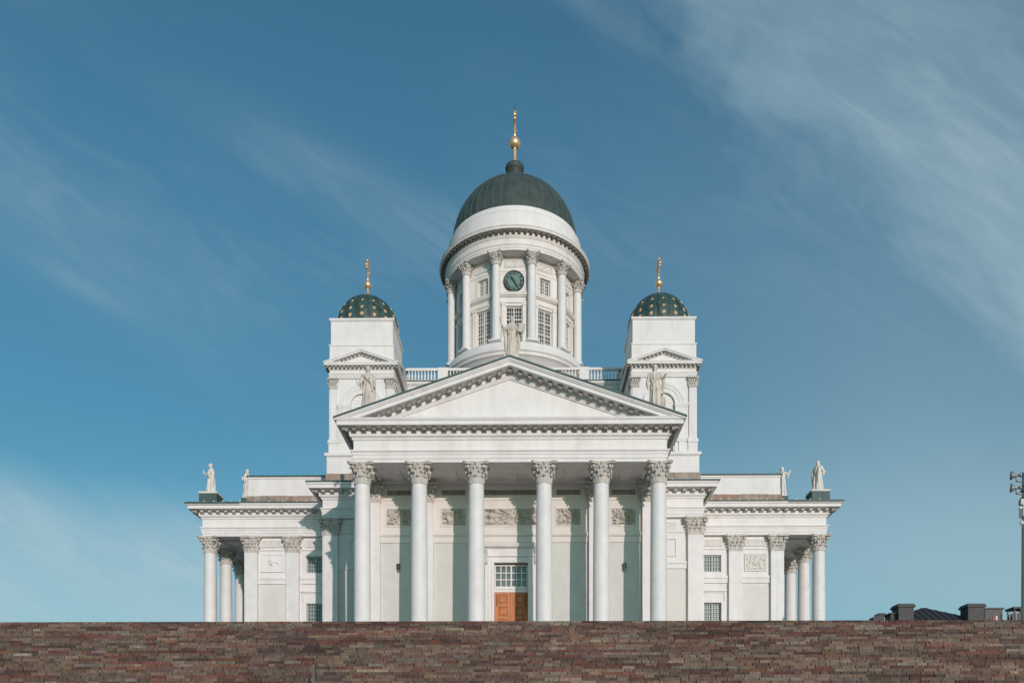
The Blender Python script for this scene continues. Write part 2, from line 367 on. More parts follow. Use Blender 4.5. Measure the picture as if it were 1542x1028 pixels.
q_ = loc(); modillion(q_, Vector((0, 0)), Vector((0, -1)), 0.0); MODM = q_.mesh('modillion', MODI); MODW = q_.mesh('modillion', CAPM)
n = len(OUT_E)
for i in range(n):
    p = Vector(OUT_E[i]); q = Vector(OUT_E[(i+1) % n]); pp = Vector(OUT_E[i-1]); qq = Vector(OUT_E[(i+2) % n])
    d = (q-p).normalized(); nr = Vector((d.y, -d.x))
    conv0 = (p-pp).normalized().cross(d) > 0; conv1 = d.cross((qq-q).normalized()) > 0
    s0 = -12 if conv0 else 26; s1 = (q-p).length+(12 if conv1 else -26)
    k = max(1, round((s1-s0)/15.1))
    for j in range(k+1):
        c_ = p+d*(s0+(s1-s0)*j/k)
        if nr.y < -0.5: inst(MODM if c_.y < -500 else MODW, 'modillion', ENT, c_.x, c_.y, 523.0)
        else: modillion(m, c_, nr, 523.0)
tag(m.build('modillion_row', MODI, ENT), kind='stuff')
# roof sheets
for k in range(4):        # copper edge: corner block eaves between two gables, never across a gable front
    pth = [rotp(x, y, k*PI/2) for x, y in ((234, -628), (234, -344), (344, -344), (344, -234), (628, -234))]
    m = MB(); m.sweep([(23.9, 532.6), (25.2, 533.2), (25.2, 535.0), (-12, 545), (-12, 541)], pth, closed=False); m.build('roof_edge', GREEN, CATH)
rg = random.Random(4)
for (xa, xb, yy) in ((372, 600, -257), (-600, -372, -257), (252, 352, -366), (-352, -252, -366)):
    x = xa+6
    while x < xb:
        m = MB(); m.box(x, x+2.0, yy, yy+2.2, 535.2, 537.6); m.build('snow_guard', FRAME, CATH); x += rg.uniform(14, 30)
m = MB(); m.prism(outline(223, 333, 594), 538, 545.4); m.build('roof', SLATE, CATH)
# ------------------------------------------------------------------ capitals, columns, pilasters
def leaf(mb, o, ang, h, z0, wsc=1.0, curl=1.0, seg=6):
    """acanthus leaf: o = origin (x,y), leaning outward in direction ang"""
    dx, dy = math.sin(ang), -math.cos(ang); tx, ty = math.cos(ang), math.sin(ang)
    crv = [(0, 0, 3.2), (0.3, 0.35, 4.2), (0.9, 0.68, 4.6), (2.4, 0.93, 4.2), (4.2, 1.0, 3.4), (5.3, 0.93, 2.4), (5.2, 0.80, 1.2)]
    vs = []
    for th in (0.0, -0.9):
        for i, (r, z, ww) in enumerate(crv):
            ww = ww*wsc*(1.0+0.16*((i % 2)*2-1))/2
            for c in (-1, -0.5, 0, 0.5, 1):
                bul = (0.9 if c == 0 else (0.1 if abs(c) == 0.5 else 0.0))
                rr = r*curl+bul+th
                vs.append((o[0]+dx*rr+tx*ww*c, o[1]+dy*rr+ty*ww*c, z0+z*h-abs(c)*0.06*h*(i/6)))
    K = len(crv)*5; fs = []
    for i in range(len(crv)-1):
        for c in range(4):
            a_ = i*5+c; fs.append((a_, a_+1, a_+6, a_+5)); fs.append((K+a_+5, K+a_+6, K+a_+1, K+a_))
        for c in (0, 4):
            a_ = i*5+c; fs.append((a_, a_+5, K+a_+5, K+a_))
    a_ = (len(crv)-1)*5
    for c in range(4): fs.append((a_+c, a_+c+1, K+a_+c+1, K+a_+c)); fs.append((c, c+1, K+c+1, K+c))
    mb.add(vs, fs, False)
def volute(mb, c, ang, r=3.0, th=1.6):
    """scroll: spiral ribbon in the vertical plane through direction ang"""
    dx, dy = math.sin(ang), -math.cos(ang); tx, ty = math.cos(ang), math.sin(ang)
    pts = []
    for i in range(17):
        t = i/16*2.6*PI; rr = r*(1-0.75*i/16); pts.append((rr*math.cos(PI*0.75-t), rr*math.sin(PI*0.75-t)))
    vs = []
    for (a_, z) in pts:
        for sgn in (-1, 1): vs.append((c[0]+dx*a_+tx*th*sgn, c[1]+dy*a_+ty*th*sgn, c[2]+z))
    fs = [(2*i, 2*i+1, 2*i+3, 2*i+2) for i in range(16)]
    mb.add(vs, fs, True)
    for sgn in (-1, 1):
        q = (c[0]+tx*th*0.6*sgn, c[1]+ty*th*0.6*sgn, c[2]); mb.ball(q, (r*0.72, r*0.72, r*0.8), 8, 5)
def capital_mesh():
    m = loc()
    m.lathe([(11.4, -1.4), (12.5, -1.0), (12.5, 0.0), (11.5, 0.4), (11.2, 4), (11.4, 16), (12.8, 22), (14.8, 25.4), (14.8, 26.3)], seg=32)
    for k in range(8): leaf(m, (11.3*math.sin(k*PI/4), -11.3*math.cos(k*PI/4)), k*PI/4, 10.5, 0.2, 1.75, 0.85)
    for k in range(8):
        a_ = k*PI/4+PI/8; leaf(m, (11.4*math.sin(a_), -11.4*math.cos(a_)), a_, 17.5, 1.0, 1.55, 0.95)
    for k in range(8):
        a_ = k*PI/4+PI/4*0.5+0.0; leaf(m, (12.4*math.sin(a_+0.2), -12.4*math.cos(a_+0.2)), a_+0.2, 10, 12.0, 0.9, 0.6)
    for k in range(4):
        a_ = PI/4+k*PI/2; x, y = 19.0*math.sin(a_), -19.0*math.cos(a_)
        for dl in (-0.11, 0.11): volute(m, (18.6*math.sin(a_+dl*0.7), -18.6*math.cos(a_+dl*0.7), 22.4), a_, 3.5, 1.0)
        m.tube([(13*math.sin(a_), -13*math.cos(a_), 15), (15.5*math.sin(a_), -15.5*math.cos(a_), 21), (18.5*math.sin(a_), -18.5*math.cos(a_), 25.4)], [1.8, 1.6, 1.6], 6)
        b_ = k*PI/2
        for sg in (-1, 1): volute(m, (13.6*math.sin(b_)+2.6*sg*math.cos(b_), -13.6*math.cos(b_)+2.6*sg*math.sin(b_), 22.0), b_+PI/2, 2.2, 1.0)
        m.ball((15.2*math.sin(b_), -15.2*math.cos(b_), 27.6), (2.5, 2.5, 2.6), 8, 6)
    poly = []
    for k in range(4):
        a_ = -PI/4+k*PI/2; b_ = a_+PI/4
        for off in (-0.09, 0.09): poly.append((24.6*math.sin(a_+off), -24.6*math.cos(a_+off)))
        for t in (0.2, 0.4, 0.5, 0.6, 0.8):
            xx = -16.0+32*t; dep = 14.3+2.6*(2*t-1)**2
            poly.append((xx*math.cos(b_)+dep*math.sin(b_), xx*math.sin(b_)-dep*math.cos(b_)))
    m.prism(poly, 26.2, 28.0); m.prism([(x*1.045, y*1.045) for x, y in poly], 28.0, 30.0)
    return m.mesh('capital', CAPM)
def pil_capital_mesh(hw=12.5, dep=8):
    """flat Corinthian capital; wall plane at y=0, pilaster face at y=-dep"""
    m = loc(); f = -dep
    m.box(-hw-0.8, hw+0.8, f-0.8, 0, -1.2, 0); m.box(-hw, hw, f, 0, 0, 14)
    m.add([(-hw, f, 14), (hw, f, 14), (hw+2.6, f-2.6, 26), (-hw-2.6, f-2.6, 26), (-hw, 0, 14), (hw, 0, 14), (hw+2.6, 0, 26), (-hw-2.6, 0, 26)], [(0, 1, 2, 3), (1, 5, 6, 2), (4, 0, 3, 7), (3, 2, 6, 7)])
    for x in (-8.4, 0, 8.4): leaf(m, (x, f), 0, 10.5, 0.2, 1.75, 0.8)
    for x in (-12.2, -4.2, 4.2, 12.2): leaf(m, (x, f), (-1 if x < -10 else 1 if x > 10 else 0)*PI/4, 17.5, 1.0, 1.5, 0.85)
    for sg in (-1, 1):
        leaf(m, (sg*hw, f/2), sg*PI/2, 10.5, 0.2, 1.4, 0.8)
        volute(m, (sg*(hw+4.0), f-4.0, 22.4), sg*PI/4, 3.5, 1.6)
        m.tube([(sg*hw*0.8, f-0.5, 15), (sg*(hw+0.5), f-1.8, 20), (sg*(hw+3.5), f-3.8, 25)], [1.6, 1.5, 1.5], 6)
        volute(m, (sg*3.0, f-2.2, 22.0), PI/2, 2.2, 1.0)
    m.ball((0, f-4.3, 27.4), (2.5, 2.2, 2.6), 8, 6)
    m.prism([(-hw-7.2, 0), (-hw-7.2, f-5.4), (-hw-5.6, f-7), (-hw*0.5, f-4.2), (0, f-3.6), (hw*0.5, f-4.2), (hw+5.6, f-7), (hw+7.2, f-5.4), (hw+7.2, 0)], 26.0, 30.0)
    return m.mesh('capital', CAPM)
def shaft_mesh(h, r0, r1, seg=40):
    m = loc(); pr = []
    for i in range(13):
        t = i/12; e = r0-(r0-r1)*(t**1.8); pr.append((e, h*t))
    pr = [(r0+0.9, 0), (r0+0.9, 1.0), (r0, 2.0)]+pr[1:]
    m.lathe(pr, seg=seg); return m.mesh('column', SHAFT)
def base_mesh(r):
    m = loc(); q = r*1.42; m.box(-q, q, -q, q, 0, r*0.32)
    m.lathe([(r*1.36, r*0.32), (r*1.42, r*0.45), (r*1.36, r*0.6), (r*1.16, r*0.64), (r*1.12, r*0.76), (r*1.22, r*0.82), (r*1.24, r*0.92), (r*1.14, r*1.0), (r, r*1.02)], seg=32)
    return m.mesh('base', SHAFT)
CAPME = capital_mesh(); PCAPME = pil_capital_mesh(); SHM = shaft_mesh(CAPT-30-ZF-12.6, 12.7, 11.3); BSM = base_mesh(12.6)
def column(x, y, rot=0):
    o = inst(SHM, 'column', CATH, x, y, ZF+12.6, rot)
    inst(CAPME, 'capital', o, x, y, CAPT-30, rot); inst(BSM, 'base', o, x, y, ZF, rot)
m = loc(); m.box(-12.5, 12.5, -8, 2, 0, CAPT-30-ZF); m.box(-14, 14, -9.5, 2, -0.1, 9); PILM = m.mesh('pilaster', SHAFT)
def pilaster(x, y, rot):
    o = inst(PILM, 'pilaster', CATH, x, y, ZF, rot); inst(PCAPME, 'capital', o, x, y, CAPT-30, rot)
# ------------------------------------------------------------------ walls with openings
def gridwall(mb, x0, x1, y0, y1, z0, z1, holes):
    """a wall slab from boxes, leaving the rectangular holes (x0,x1,z0,z1) open"""
    xs = sorted({x0, x1, *[h[0] for h in holes], *[h[1] for h in holes]})
    for i in range(len(xs)-1):
        a_, b_ = xs[i], xs[i+1]; hs = sorted([h for h in holes if h[0] <= a_ and h[1] >= b_], key=lambda h: h[2])
        z = z0
        for h in hs:
            if h[2] > z: mb.box(a_, b_, y0, y1, z, h[2])
            z = h[3]
        if z < z1: mb.box(a_, b_, y0, y1, z, z1)
def window(parent, rot, cx, y, z0, z1, hw, casements=2, cols=3, groups=1, rows=3, fm=None, gm=None, bar=0.55, name='window', off=(0, 0, 0)):
    """framed window in the plane y (rotated about the origin); pane as its own mesh"""
    m = MB(rot=rot, off=off); d = 1.5; fr = 1.9
    m.box(cx-hw, cx-hw+fr, y-d, y+d, z0, z1); m.box(cx+hw-fr, cx+hw, y-d, y+d, z0, z1)
    m.box(cx-hw+fr, cx+hw-fr, y-d, y+d, z0, z0+fr); m.box(cx-hw+fr, cx+hw-fr, y-d, y+d, z1-fr, z1)
    cw = (2*hw-2*fr)/casements; gh = (z1-z0-2*fr)/groups
    for k in range(1, casements): m.box(cx-hw+fr+cw*k-1.2, cx-hw+fr+cw*k+1.2, y-d-0.6, y+d, z0+fr, z1-fr)
    for k in range(1, groups): m.box(cx-hw+fr, cx+hw-fr, y-d-0.4, y+d, z0+fr+gh*k-1.1, z0+fr+gh*k+1.1)
    for c in range(casements):
        for k in range(1, cols):
            x = cx-hw+fr+cw*c+cw*k/cols; m.box(x-bar, x+bar, y-0.8, y+1.0, z0+fr, z1-fr)
    for q in range(groups):
        for k in range(1, rows):
            z = z0+fr+gh*q+gh*k/rows; m.box(cx-hw+fr, cx+hw-fr, y-0.7, y+1.1, z-bar, z+bar)
    o = m.build(name, fm or FRAME, parent)
    m = MB(rot=rot, off=off); m.box(cx-hw+0.5, cx+hw-0.5, y+1.6, y+2.4, z0+0.5, z1-0.5); m.build('pane', gm or GLASS, o)
    return o
def heightfield(mb, cx, y, z0, z1, hw, nx, nz, fn, amp=2.2):
    vs = []; fs = []
    for j in range(nz+1):
        for i in range(nx+1):
            u, v = i/nx, j/nz; e = min(1, 12*min(u, 1-u), 8*min(v, 1-v))
            vs.append((cx-hw+2*hw*u, y-amp*fn(u, v)*e, z0+(z1-z0)*v))
    for j in range(nz):
        for i in range(nx): fs.append((j*(nx+1)+i, j*(nx+1)+i+1, (j+1)*(nx+1)+i+1, (j+1)*(nx+1)+i))
    mb.add(vs, fs, True)
def relief(rot, cx, y, z0, z1, hw, style, seed=0, amp=2.4, cm=None):
    def foliage(u, v):
        p = Vector((u*hw*0.26+seed*7.7, v*(z1-z0)*0.26, seed))
        q = abs(noise.noise(p*1.3)); sw = math.sin(6*noise.noise(p*0.8)+u*16+v*7)
        return max(0, min(1.3, 0.85-3.2*q+0.35*sw+0.5*noise.noise(p*3.1)))
    def rays(u, v):
        dx = (u-0.52)*hw*2; dz = (v-0.52)*(z1-z0); r = math.hypot(dx, dz); t = math.atan2(dz, dx)
        ray = 0.5+0.5*math.cos(t*22)*min(1, r/5)
        if r < 5: return 1.25 if r < 3.2 else 0.35
        cl = max(0, noise.noise(Vector((dx*0.16, dz*0.2, 4.4)))*1.8+min(1, r/44)*0.5-0.2)
        return ray*0.75+cl*1.0
    def scroll(u, v):
        n_ = max(3, round(hw/6)); t = u*n_; f_ = t-math.floor(t); dx = (f_-0.5)*hw*2/n_; dz = (v-0.5)*(z1-z0); r = math.hypot(dx, dz*1.2); t2 = math.atan2(dz, dx)
        return max(0, 0.55+0.55*math.cos(r*1.1-2.0*t2)) * (1 if r < (z1-z0)*0.6 else 0.4)
    def faint(u, v):
        p = Vector((u*hw*0.2+seed*3.1, v*(z1-z0)*0.2, seed)); r = math.hypot(u-0.5, v-0.5)
        return max(0, noise.noise(p*1.4)*2.2)*max(0, 1-1.9*r)
    fn = {'foliage': foliage, 'rays': rays, 'scroll': scroll, 'faint': faint}[style]
    m = MB(rot=rot)      # frame moulding
    t = 1.6
    m.box(cx-hw-t, cx+hw+t, y-1.3, y+0.5, z0-t, z0); m.box(cx-hw-t, cx+hw+t, y-1.3, y+0.5, z1, z1+t)
    m.box(cx-hw-t, cx-hw, y-1.3, y+0.5, z0, z1); m.box(cx+hw, cx+hw+t, y-1.3, y+0.5, z0, z1)
    o = m.build('relief_panel', WHITE, CATH)
    m = MB(rot=rot); dn = 2.2 if style != 'scroll' else 2.6
    heightfield(m, cx, y-0.25, z0, z1, hw, int(hw*dn), int((z1-z0)*dn), fn, amp); m.build('carving', WHITE if style == 'faint' else (cm or RELIEF), o, normals=False)
def belt(mb, x0, x1, y):       # string course and upper white band, on wall plane y
    mb.box(x0, x1, y-1.5, y, 382, 391.5); mb.box(x0, x1, y-3.0, y, 391.5, 393); mb.box(x0, x1, y-4.2, y, 393, 396.6); mb.box(x0, x1, y-2.8, y, 396.6, 398.2)
    mb.box(x0, x1, y-1.0, y, 398.2, CAPT)
    mb.box(x0, x1, y-2.0, y, 449.5, 452)
def framing(mb, x0, x1, y, z0, z1, t=4.5, o=1.2):
    mb.box(x0-t, x1+t, y-o, y+0.4, z1, z1+t); mb.box(x0-t, x0, y-o, y+0.4, z0, z1); mb.box(x1, x1+t, y-o, y+0.4, z0, z1)
RAKE = {}
for sg in (-1, 0, 1):
    q_ = loc(); SL = 0.343*sg
    for (o_, hh, ex) in ((13.4, 5.4, 0), (14.1, 1.4, 0.7)):
        a0, a1 = -2.8-ex, 2.8+ex; za, zb2 = -SL*a0, -SL*a1
        q_.add([(a0, -5, za-hh), (a1, -5, zb2-hh), (a1, -5, zb2), (a0, -5, za), (a0, -o_, za-hh), (a1, -o_, zb2-hh), (a1, -o_, zb2), (a0, -o_, za)], [(0, 1, 5, 4), (4, 5, 6, 7), (1, 2, 6, 5), (3, 0, 4, 7), (2, 3, 7, 6), (0, 3, 2, 1)])
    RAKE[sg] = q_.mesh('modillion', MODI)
# ---- one arm of the cross (drawn for the south arm, rotated about the plan centre)
def arm(rot, south=False):
    W = 512
    lo, up = MB(rot=rot), MB(rot=rot)
    holes = [(-27, 27, ZF, 349.5)]
    gridwall(lo, -226, 226, -W, -500.2, ZF, CAPT, holes)
    for (x0, x1) in ((-226, -45), (45, 226)): belt(up, x0, x1, -W)
    belt(up, -45, 45, -W)
    up.build('upper_wall', CREAM, CATH)
    # porch ceiling with beams
    c = MB(rot=rot); c.box(-212, 212, -582, -W-0.1, CAPT+5, CAPT+7.5)
    for x in (-180, -94, 0, 94, 180): c.box(x-9, x+9, -581, -W-4.3, CAPT+2.5, CAPT+4.9)
    c.sweep([(0, CAPT), (-3, CAPT), (-4, CAPT+3), (-7, CAPT+4.9), (0, CAPT+4.9)], [(-212, -581.5), (212, -581.5), (212, -513.2), (-212, -513.2)])
    c.build('porch_ceiling', WHITE, CATH)
    for sg in (-1, 1): c = MB(rot=rot); c.box(sg*234.3, sg*209.7, -584, -W, CAPT+0.3, CAPT+6); c.build('porch_beam', WHITE, CATH)
    for x in (-223, -137, -51, 51, 137, 223):
        px, py = rotp(x, -594, rot); column(px, py, rot)
    for x in (-222, -137, 137, 222):
        px, py = rotp(x, -W, rot); pilaster(px, py, rot)
    for i, x in enumerate((-180, -92, 92, 180)):
        if south:
            relief(rot, x, -W-1, 409, 436, 19.5, 'foliage', i+1, 4.6)
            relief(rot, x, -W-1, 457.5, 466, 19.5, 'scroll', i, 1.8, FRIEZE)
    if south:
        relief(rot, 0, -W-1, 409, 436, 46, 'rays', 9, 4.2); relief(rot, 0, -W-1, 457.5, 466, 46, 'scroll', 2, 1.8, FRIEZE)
    # door surround
    m = MB(rot=rot)
    for (o, t0, t1) in ((3.4, 27, 31), (2.2, 31, 36.5)):
        m.box(-t1, -t0, -W-o, -W+1, ZF, 349.5+(t1-27)); m.box(t0, t1, -W-o, -W+1, ZF, 349.5+(t1-27)); m.box(-t0, t0, -W-o, -W+1, 349.5+(t0-27), 349.5+(t1-27))
    m.box(-42, -36.6, -W-2.0, -W+1, ZF, 359.2); m.box(36.6, 42, -W-2.0, -W+1, ZF, 359.2)
    m.box(-42, 42, -W-2.6, -W+1, 359.3, 372); m.box(-40, 40, -W-4.6, -W+1, 359.0, 361)
    m.box(-43, 43, -W-5, -W+1, 372, 373.8); m.box(-45, 45, -W-9, -W+1, 373.8, 376.2); m.box(-46.2, 46.2, -W-10.5, -W+1, 376.2, 378.6)
    SUR = m.build('door_surround', WHITE, CATH)
    for sg in (-1, 1):
        m = MB(rot=rot); x0, x1 = sg*37.8, sg*42.6
        pr = [(-W-2.7, 347), (-W-5.2, 348.5), (-W-5.6, 352), (-W-4.4, 356), (-W-5.6, 363), (-W-8, 368), (-W-8.6, 372), (-W-2.7, 372)]
        m.add([(x0, y, z) for y, z in pr]+[(x1, y, z) for y, z in pr], [tuple(range(8)), tuple(range(15, 7, -1))]+[(i, (i+1) % 8, (i+1) % 8+8, i+8) for i in range(8)])
        m.build('console', CAPM, SUR)
    # jamb lining, transom window, door leaves
    m = MB(rot=rot); m.box(-27, 27, -507.4, -500.3, 303.6, 311.2); m.box(-27, 27, -508.6, -500.3, 308.2, 309.8); m.build('transom', WHITE, SUR)
    window(CATH, rot, 0, -505, 311.3, 347.6, 26.8, 2, 3, 1, 3, FRAMG if not south else FRAME, CURT, 0.75, 'transom_window')
    for sg in (-1, 1):
        m = MB(rot=rot); x0, x1 = sorted((sg*1.2, sg*26.9)); fr_ = -506.5
        zs = [ZF+0.5, 235, 262, 266, 283, 287, 300, 303.4]
        zb = [(ZF+0.5, 222), (239.5, 243.5), (260.5, 264.5), (280, 284.5), (299.5, 303.4)]
        m.box(x0, x1, fr_+1.6, fr_+5, ZF+0.5, 303.4)
        ins = 5.2
        m.box(x0, x0+ins, fr_, fr_+1.6, ZF+0.5, 303.4); m.box(x1-ins, x1, fr_, fr_+1.6, ZF+0.5, 303.4)
        for (za, zb_) in zb: m.box(x0+ins, x1-ins, fr_, fr_+1.6, za, zb_)
        for i in range(4):
            za, zc_ = zb[i][1]+1.6, zb[i+1][0]-1.6
            m.add([(x0+ins+1.6, fr_+1.6, za), (x1-ins-1.6, fr_+1.6, za), (x1-ins-1.6, fr_+1.6, zc_), (x0+ins+1.6, fr_+1.6, zc_), (x0+ins+3.6, fr_+0.5, za+2), (x1-ins-3.6, fr_+0.5, za+2), (x1-ins-3.6, fr_+0.5, zc_-2), (x0+ins+3.6, fr_+0.5, zc_-2)], [(0, 1, 5, 4), (1, 2, 6, 5), (2, 3, 7, 6), (3, 0, 4, 7), (4, 5, 6, 7)])
        d = m.build('door_leaf', WOOD, CATH)
        m = MB(rot=rot); hx = sg*22.8
        m.box(hx-0.5, hx+0.5, fr_-1.6, fr_-0.6, 282, 300); m.box(hx-0.5, hx+0.5, fr_-1.0, fr_+0.2, 298.6, 300.2); m.box(hx-0.5, hx+0.5, fr_-1.0, fr_+0.2, 282, 283.4); m.build('hinge_bar', DARK, d)
    m = MB(rot=rot); m.box(-1.2, 1.2, -508, -503, ZF+0.5, 303.4); m.build('door_astragal', WOOD, CATH)
    if south:
        for x in (-180.5, 181.5):
            m = MB(rot=rot); m.box(x-2.3, x+2.3, -W-4.6, -W-1.2, 338.6, 346.2); m.box(x-2.9, x+2.9, -W-5.2, -W-0.8, 346.2, 347.6)
            l_ = m.build('wall_lamp', DARK, CATH)
            m = MB(rot=rot); m.box(x-1.5, x+1.5, -W-4.2, -W-1.6, 335.2, 338.5); m.build('lamp_glass', CURT, l_)
    # side walls of the arm (both sides)
    for sd_ in (-1, 1):
        r2 = rot+sd_*PI/2                      # look straight at this side; local x runs along the arm
        # in this frame the arm end lies at local x = -sd_*(...)
        def X(v): return -sd_*v                # distance from plan centre -> local x
        wl = MB(rot=r2)
        wx = 387
        hl = [(X(wx)-17, X(wx)+17, ZF+60, 346), (X(wx)-17, X(wx)+17, 406, 439)]
        gridwall(wl, min(X(337), X(512)), max(X(337), X(512)), -226, -213.8, ZF, CAPT, hl)
        wl.build('side_wall', WHITE, CATH); 
        gp = MB(rot=r2); gp.box(X(442.8), X(498.3), -226.8, -225.9, ZF, 382); gp.build('wall_field', FIELD, CATH)
        for (xa, xb) in ((X(442.8), X(498.3)), (X(wx)-28, X(wx)+30)):
            xa, xb = sorted((xa, xb)); b_ = MB(rot=r2)
            b_.box(xa, xb, -228.6, -226, 384, 391.5); b_.box(xa, xb, -230.2, -226, 393, 396.6); b_.box(xa, xb, -229, -226, 396.6, 398.4); b_.box(xa, xb, -229, -226, 391.5, 393)
            b_.build('string_course', WHITE, CATH); b_ = MB(rot=r2); b_.box(xa, xb, -228, -226, 449.5, 452); b_.build('string_course', WHITE, CATH)
        b_ = MB(rot=r2)
        xa, xb = sorted((X(wx)-24, X(wx)+24))
        b_.box(xa-3, xb+3, -231.5, -226, 367.5, 370.6); b_.box(xa-1.5, xb+1.5, -229.5, -226, 365.2, 367.5); b_.box(xa, xb, -227.6, -226, 352, 365.2)
        framing(b_, X(wx)-17, X(wx)+17, -226, ZF, 346, 6, 2.4)
        b_.box(xa-1.5, xa+1.4, -228.3, -226, ZF, 352); b_.box(xb-1.4, xb+1.5, -228.3, -226, ZF, 352)
        for q in (xa, xb): b_.box(q-1.8, q+1.8, -230, -226, 350, 365)
        b_.build('window_surround', WHITE, CATH)
        fm_ = FRAMG
        window(CATH, r2, X(wx), -220.5, 406.2, 438.8, 16.8, 2, 3, 1, 4, fm_, CURT, 0.6)
        window(CATH, r2, X(wx), -220.5, ZF+60, 345.8, 16.8, 2, 3, 2, 4, fm_, CURT, 0.6)
        if south is False or True:
            relief(r2, X(470.5), -227, 409, 440, 20, 'faint' if rot < 0 else 'foliage', int(sd_)+5, 3.2, CARVW)
            relief(r2, X(470.5), -227, 457.5, 467.5, 20, 'scroll', 3, 0.9, CARVW); relief(r2, X(wx), -227, 457.5, 467.5, 18, 'scroll', 4, 0.9, CARVW)
        for v in (511, 430):
            px, py = rotp(X(v), -226, r2); pilaster(px, py, r2)
        # wall of the corner block facing the same way
        bw = MB(rot=r2); bw.box(min(X(226), X(337)), max(X(226), X(337)), -337, -324.8, ZF, 382); 
        bw.build('block_wall', FIELD, CATH)
        bw = MB(rot=r2); xa, xb = sorted((X(226), X(337))); bw.box(xa, xb, -337, -324.8, 382, CAPT)
        bw.box(xa, xb, -339.6, -337, 384, 391.5); bw.box(xa, xb, -341.2, -337, 393, 396.6); bw.box(xa, xb, -340, -337, 391.5, 393); bw.box(xa, xb, -339, -337, 449.5, 452)
        bw.build('upper_wall', WHITE, CATH)
        px, py = rotp(X(329), -337, r2); pilaster(px, py, r2)
        relief(r2, X(277), -337, 456, 467.5, 19, 'scroll', 5, 0.9, CARVW)
        fr = MB(rot=r2); x0, x1 = X(277)-18, X(277)+18
        framing(fr, x0, x1, -337, 408, 437, 2, 2); fr.box(x0-2, x1+2, -339, -336.6, 406, 408); fr.box(x0+1, x1-1, -337.6, -336.8, 409, 436); fr.build('blind_panel', WHITE, CATH)
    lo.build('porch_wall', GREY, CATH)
    # ---- gable: horizontal line at 529, apex 621.3, slope .343
    AP, SL, BZ = 621.3, 0.343, 529.2
    def chev(mb, o1, o2, out, back=-525):
        def e(o): x = min(259.0, (AP-BZ-o)/SL); return x, AP-o-SL*x
        xa, za = e(o1); xb, zb_ = e(o2)
        mb.prism_xz([(-xa, za), (-xb, zb_), (0, AP-o2), (xb, zb_), (xa, za), (0, AP-o1)], -605-out, back)
    m = MB(rot=rot)
    chev(m, 1.5, 4.0, 24.6); chev(m, 4.0, 6.0, 23); chev(m, 6.0, 11.5, 21.2); chev(m, 11.5, 18.4, 3.4, -604.0); chev(m, 18.4, 20.4, 2.2, -603.9); chev(m, 20.4, 22.4, 0.9, -603.8)
    PED = m.build('pediment', WHITE, CATH)
    m = MB(rot=rot); x = (AP-BZ-22.4)/SL; m.prism_xz([(-x-20, BZ-1), (x+20, BZ-1), (0, AP-16)], -603.6, -525); m.build('tympanum', WHITE, PED)
    m = MB(rot=rot); chev(m, -1.2, 1.5, 26.0)
    m.build('gable_roof_edge', GREEN, PED)
    for sg in (-1, 1):
        for k in range(0 if sg > 0 else 1, 17):
            x = sg*k*14.9
            if AP-SL*abs(x)-12 < BZ+7: continue
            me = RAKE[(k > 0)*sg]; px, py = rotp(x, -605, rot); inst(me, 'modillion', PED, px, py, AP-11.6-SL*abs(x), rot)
    # ---- attic box behind the gable
    m = MB(rot=rot); m.box(-205, 205, -525.3, -212, 545, 601); m.box(-206.5, 206.5, -526.8, -212, 597.4, 600.8); AT = m.build('attic', WHITE, CATH)
    m = MB(rot=rot); m.box(-208.5, 208.5, -528.8, -212, 600.9, 603.4)
    for k in range(14):
        y = -520+k*22.5
        for sg in (-1, 1): m.box(sg*205-0.7, sg*205+0.7, y, y+1.5, 603.4, 605.6)
    m.build('attic_roof_edge', GREEN, AT)
    for sg in (-1, 1):
        m = MB(rot=rot)
        for k in range(12): y0 = -527.5+k*26; m.box(sg*203, sg*(208+0.5*(k % 2)), y0+0.05, y0+25.95, 544.5, 562.6+0.4*(k % 3))   # granite blocks of the attic foot
        m.build('granite_course', GRAN, AT)
for k, (rt, sth) in enumerate(((0, True), (PI/2, False), (-PI/2, False))): arm(rt, sth)
# plain north arm (faces away from the square)
m = MB(); m.box(-226, 226, 324, 512, ZF, CAPT); m.prism_xz([(-240, 545), (240, 545), (0, 619)], 212, 620); m.build('north_arm', WHITE, CATH)
# ------------------------------------------------------------------ central block with balustrade
m = MB(); m.box(-211.5, 211.5, -211.5, 211.5, 545, 780); m.sweep([(0, 768), (2, 769), (2, 774), (5, 776), (8, 778.5), (8, 782), (0, 782)], [(-211.5, -211.5), (211.5, -211.5), (211.5, 211.5), (-211.5, 211.5)])
CB = m.build('central_block', WHITE, CATH)
m = MB(); m.sweep([(8.6, 781.6), (8.8, 784.2), (-10, 786), (-10, 781.6)], [(-211.5, -211.5), (211.5, -211.5), (211.5, 211.5), (-211.5, 211.5)]); m.box(-206, 206, -206, 206, 781, 785.5); m.build('block_roof', GREEN, CB)
m = loc(); m.box(-1.9, 1.9, -1.9, 1.9, 0, 1.2); m.lathe([(1.5, 1.2), (1.2, 2.2), (1.9, 5), (2.1, 7.2), (1.7, 10), (1.1, 13.5), (1.0, 15.5), (1.5, 16.3), (1.5, 17)], seg=10); m.box(-1.8, 1.8, -1.8, 1.8, 17, 18); BALM = m.mesh('baluster', WHITE)
for rt in (0, PI/2, -PI/2):
    m = MB(rot=rt); m.box(-211, 211, -213, -207, 806.6, 811.2); m.box(-211, 211, -212.5, -207.5, 785.6, 788.4)
    for x in (-139, 139): m.box(x-9.8, x+9.8, -214, -206, 785.6, 811.8)
    for x in (-196, -89, -30, 30, 89, 196): pass
    b_ = m.build('balustrade', WHITE, CATH)
    x = -206.0
    while x < 207:
        if abs(abs(x)-139) > 12 and abs(x) > (95 if rt == 0 else 130):
            px, py = rotp(x, -210, rt); inst(BALM, 'baluster', b_, px, py, 788.5, rt)
        x += 6.3
